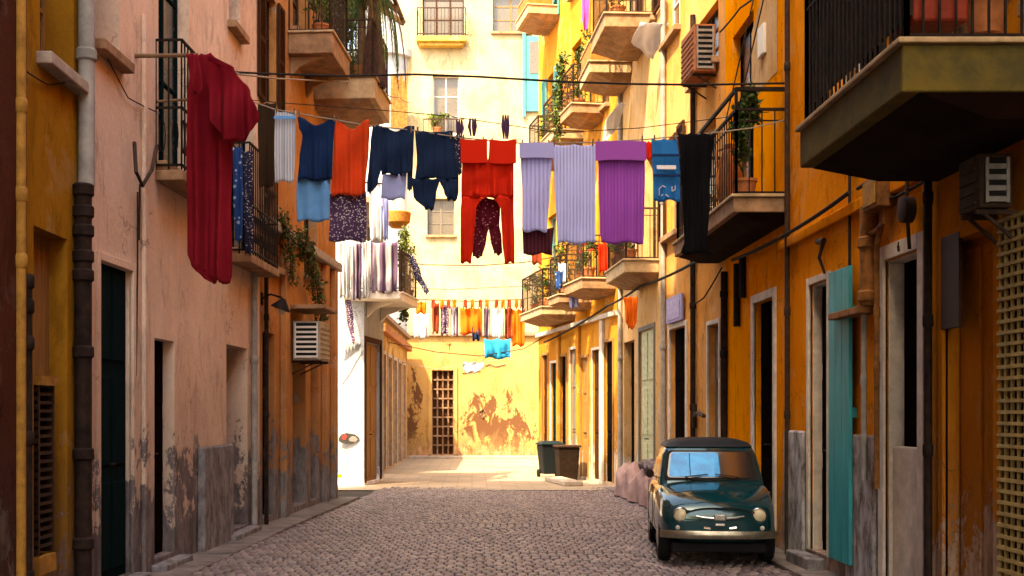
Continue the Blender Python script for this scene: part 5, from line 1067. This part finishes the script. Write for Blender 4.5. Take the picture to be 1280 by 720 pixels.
# ---------------------------------------------------------------- more small things on the walls
for pa, pb, lab in ((121,166,0),(190,221,0),(281,311,0)):
    a, b = sorted((L3.x(pa), L3.x(pb))); m = MB(); m.box(a-.05, b+.05, .003, .16, -.02, .08); m.build('step', M['flaking_d'], L3.root, bevel=.015)
for pa, pb in ((1103,1156),(1008,1034)):
    a, b = sorted((R2.x(pa), R2.x(pb))); m = MB(); m.box(a-.05, b+.05, .03, .2, -.02, .13); m.build('step', M['flaking_d'], R2.root, bevel=.015)
a, b = sorted((R3.x(940), R3.x(971))); m = MB(); m.box(a-.05, b+.05, .03, .2, -.02, .13); m.build('step', M['flaking_d'], R3.root, bevel=.015)
cable('dark conduit climbing the orange wall beside the mossy balcony', [fpy(R2,1062,420,.03), fpy(R2,1062,200,.03), fpy(R2,1066,120,.03)], .014)
cable('pair of looped cables under the mossy balcony', [fpy(R2,1072,236,.04), fpy(R2,1100,214,.06), fpy(R2,1140,200,.06), fpy(R1,1170,205,.06)], .016)
cable('cable sagging from the white framed door towards the gas meter', [fpy(R2,1092,250,.05), fpy(R2,1120,246,.06), fpy(R1,1156,226,.06)], .012)
cable('thin cable running down the pink wall past the coiled hook', [fpy(L3,172,240,.02), fpy(L3,172,330,.02), fpy(L3,170,470,.02)], .008)
cable('cable crossing the orange brown wall above the wall lamp', [fpy(L4,322,262,.05), fpy(L4,345,300,.08), fpy(L4,362,318,.06), fpy(L4,392,322,.05)], .014)
cable('wire looping along the dark ochre wall up to the sill', [fpy(L2,34,90,.03), fpy(L2,60,106,.03), fpy(L2,96,100,.03)], .006)
cable('slanting wire across the bright orange upper wall', [fpy(R3,900,40,.1), fpy(R3,925,10,.2), fpy(R3,962,-20,.3)], .012)
cable('wire from the white tower to the second left balcony', [W(470,110,21), W(500,122,36), W(512,128,42)], .012)
creeper('leafy creeper spilling over the first left balcony railing', [fp(L4, 358, 8.1, .6), fp(L4, 372, 7.9, .72), fp(L4, 384, 7.5, .7), fp(L4, 388, 7.2, .66)], .2, 200, .07, ('leaf', 'leaf_l'))
creeper('dense green creeper hanging over the second left balcony from above', [W(425, -30, 20.4), W(432, 20, 20.2), W(424, 60, 20.1), W(436, 92, 20.1)], .2, 260, .08, ('leaf_dry', 'leaf_l', 'leaf'))
plant('shrub in a pot on the high tan balcony nearest the camera', onbal(R5, 21.3, .55, 8.485), .24, .7, 300, .07, 'leaf_l')
plant('spiky dry plant on the second upper yellow balcony', onbal(R6, 26.3, .45, 8.085), .24, .6, 300, .07, 'leaf_dry')
plant('geraniums in the terracotta trough balcony', onbal(R5, 23.5, .55, 8.235), .3, .7, 300, .07, 'leaf', flowers=redf)
plant('bushy pot plant at the far corner of the second left balcony', onbal(L4, 21.0, .6, 6.985), .3, 1.1, 500, .08, 'leaf_l')
cloth('sheet', 'dark purple cloth hanging high on the yellow house', 'cloth', [[(-10,728,737),(20,727,736),(38,730,735)]], K['purple'], 26.5, .02, 1, 'washing along the right hand houses')
cloth('towel', 'brown mat airing over the far end of the lower tan balcony', 'mat', [[(292,664,676),(330,665,677)]], K['redbrown'], 27.6, .02, 1, 'washing along the right hand houses')
t = empty('hanging_basket', W(497, 285, 27.4), 0, 'round orange wicker basket hanging beyond the white house balcony', 'basket'); m = MB(); m.lathe([(.14,0),(.28,.12),(.31,.34),(.29,.36),(.26,.34),(.2,.1)], (0,0,0), 18); m.build('basket_body', simple('orange_wicker', (.55,.22,.05), .85, var=.5, scale=20), t, smooth=True)
m = MB(); [m.tube([(.28*math.cos(a), .28*math.sin(a), .35), (0,0,1.0)], .008, 4) for a in (0, 2.1, 4.2)]; m.build('hanger', M['rope_l'], t)

plant('leafy plant on the small middle balcony of the yellow house', onbal(R6, 26.9, .5, 4.135), .28, .9, 420, .08, 'leaf')
plant('light green plant at the end of the small middle balcony of the yellow house', onbal(R6, 27.3, .4, 4.135), .22, .6, 260, .08, 'leaf_l')
plant('green plant on the farthest upper yellow house balcony', onbal(R6, 29.3, .45, 7.835), .26, .7, 300, .09, 'leaf_l')
plant('plant with long stems on the lower tan balcony far end', onbal(R5, 22.1, .4, 4.135), .24, .9, 360, .07, 'leaf')
cloth('towel', 'blue patterned towel over the rail of the small middle balcony', 'towel', [[(338,694,704),(362,695,703)]], K['blueprint'], 25.9, .02, 1, 'washing along the right hand houses')
cloth('towel', 'orange cloth over the railing of the lower tan balcony', 'towel', [[(304,768,778),(322,769,777)]], K['orange_f'], 21.8, .02, 1, 'washing along the right hand houses')
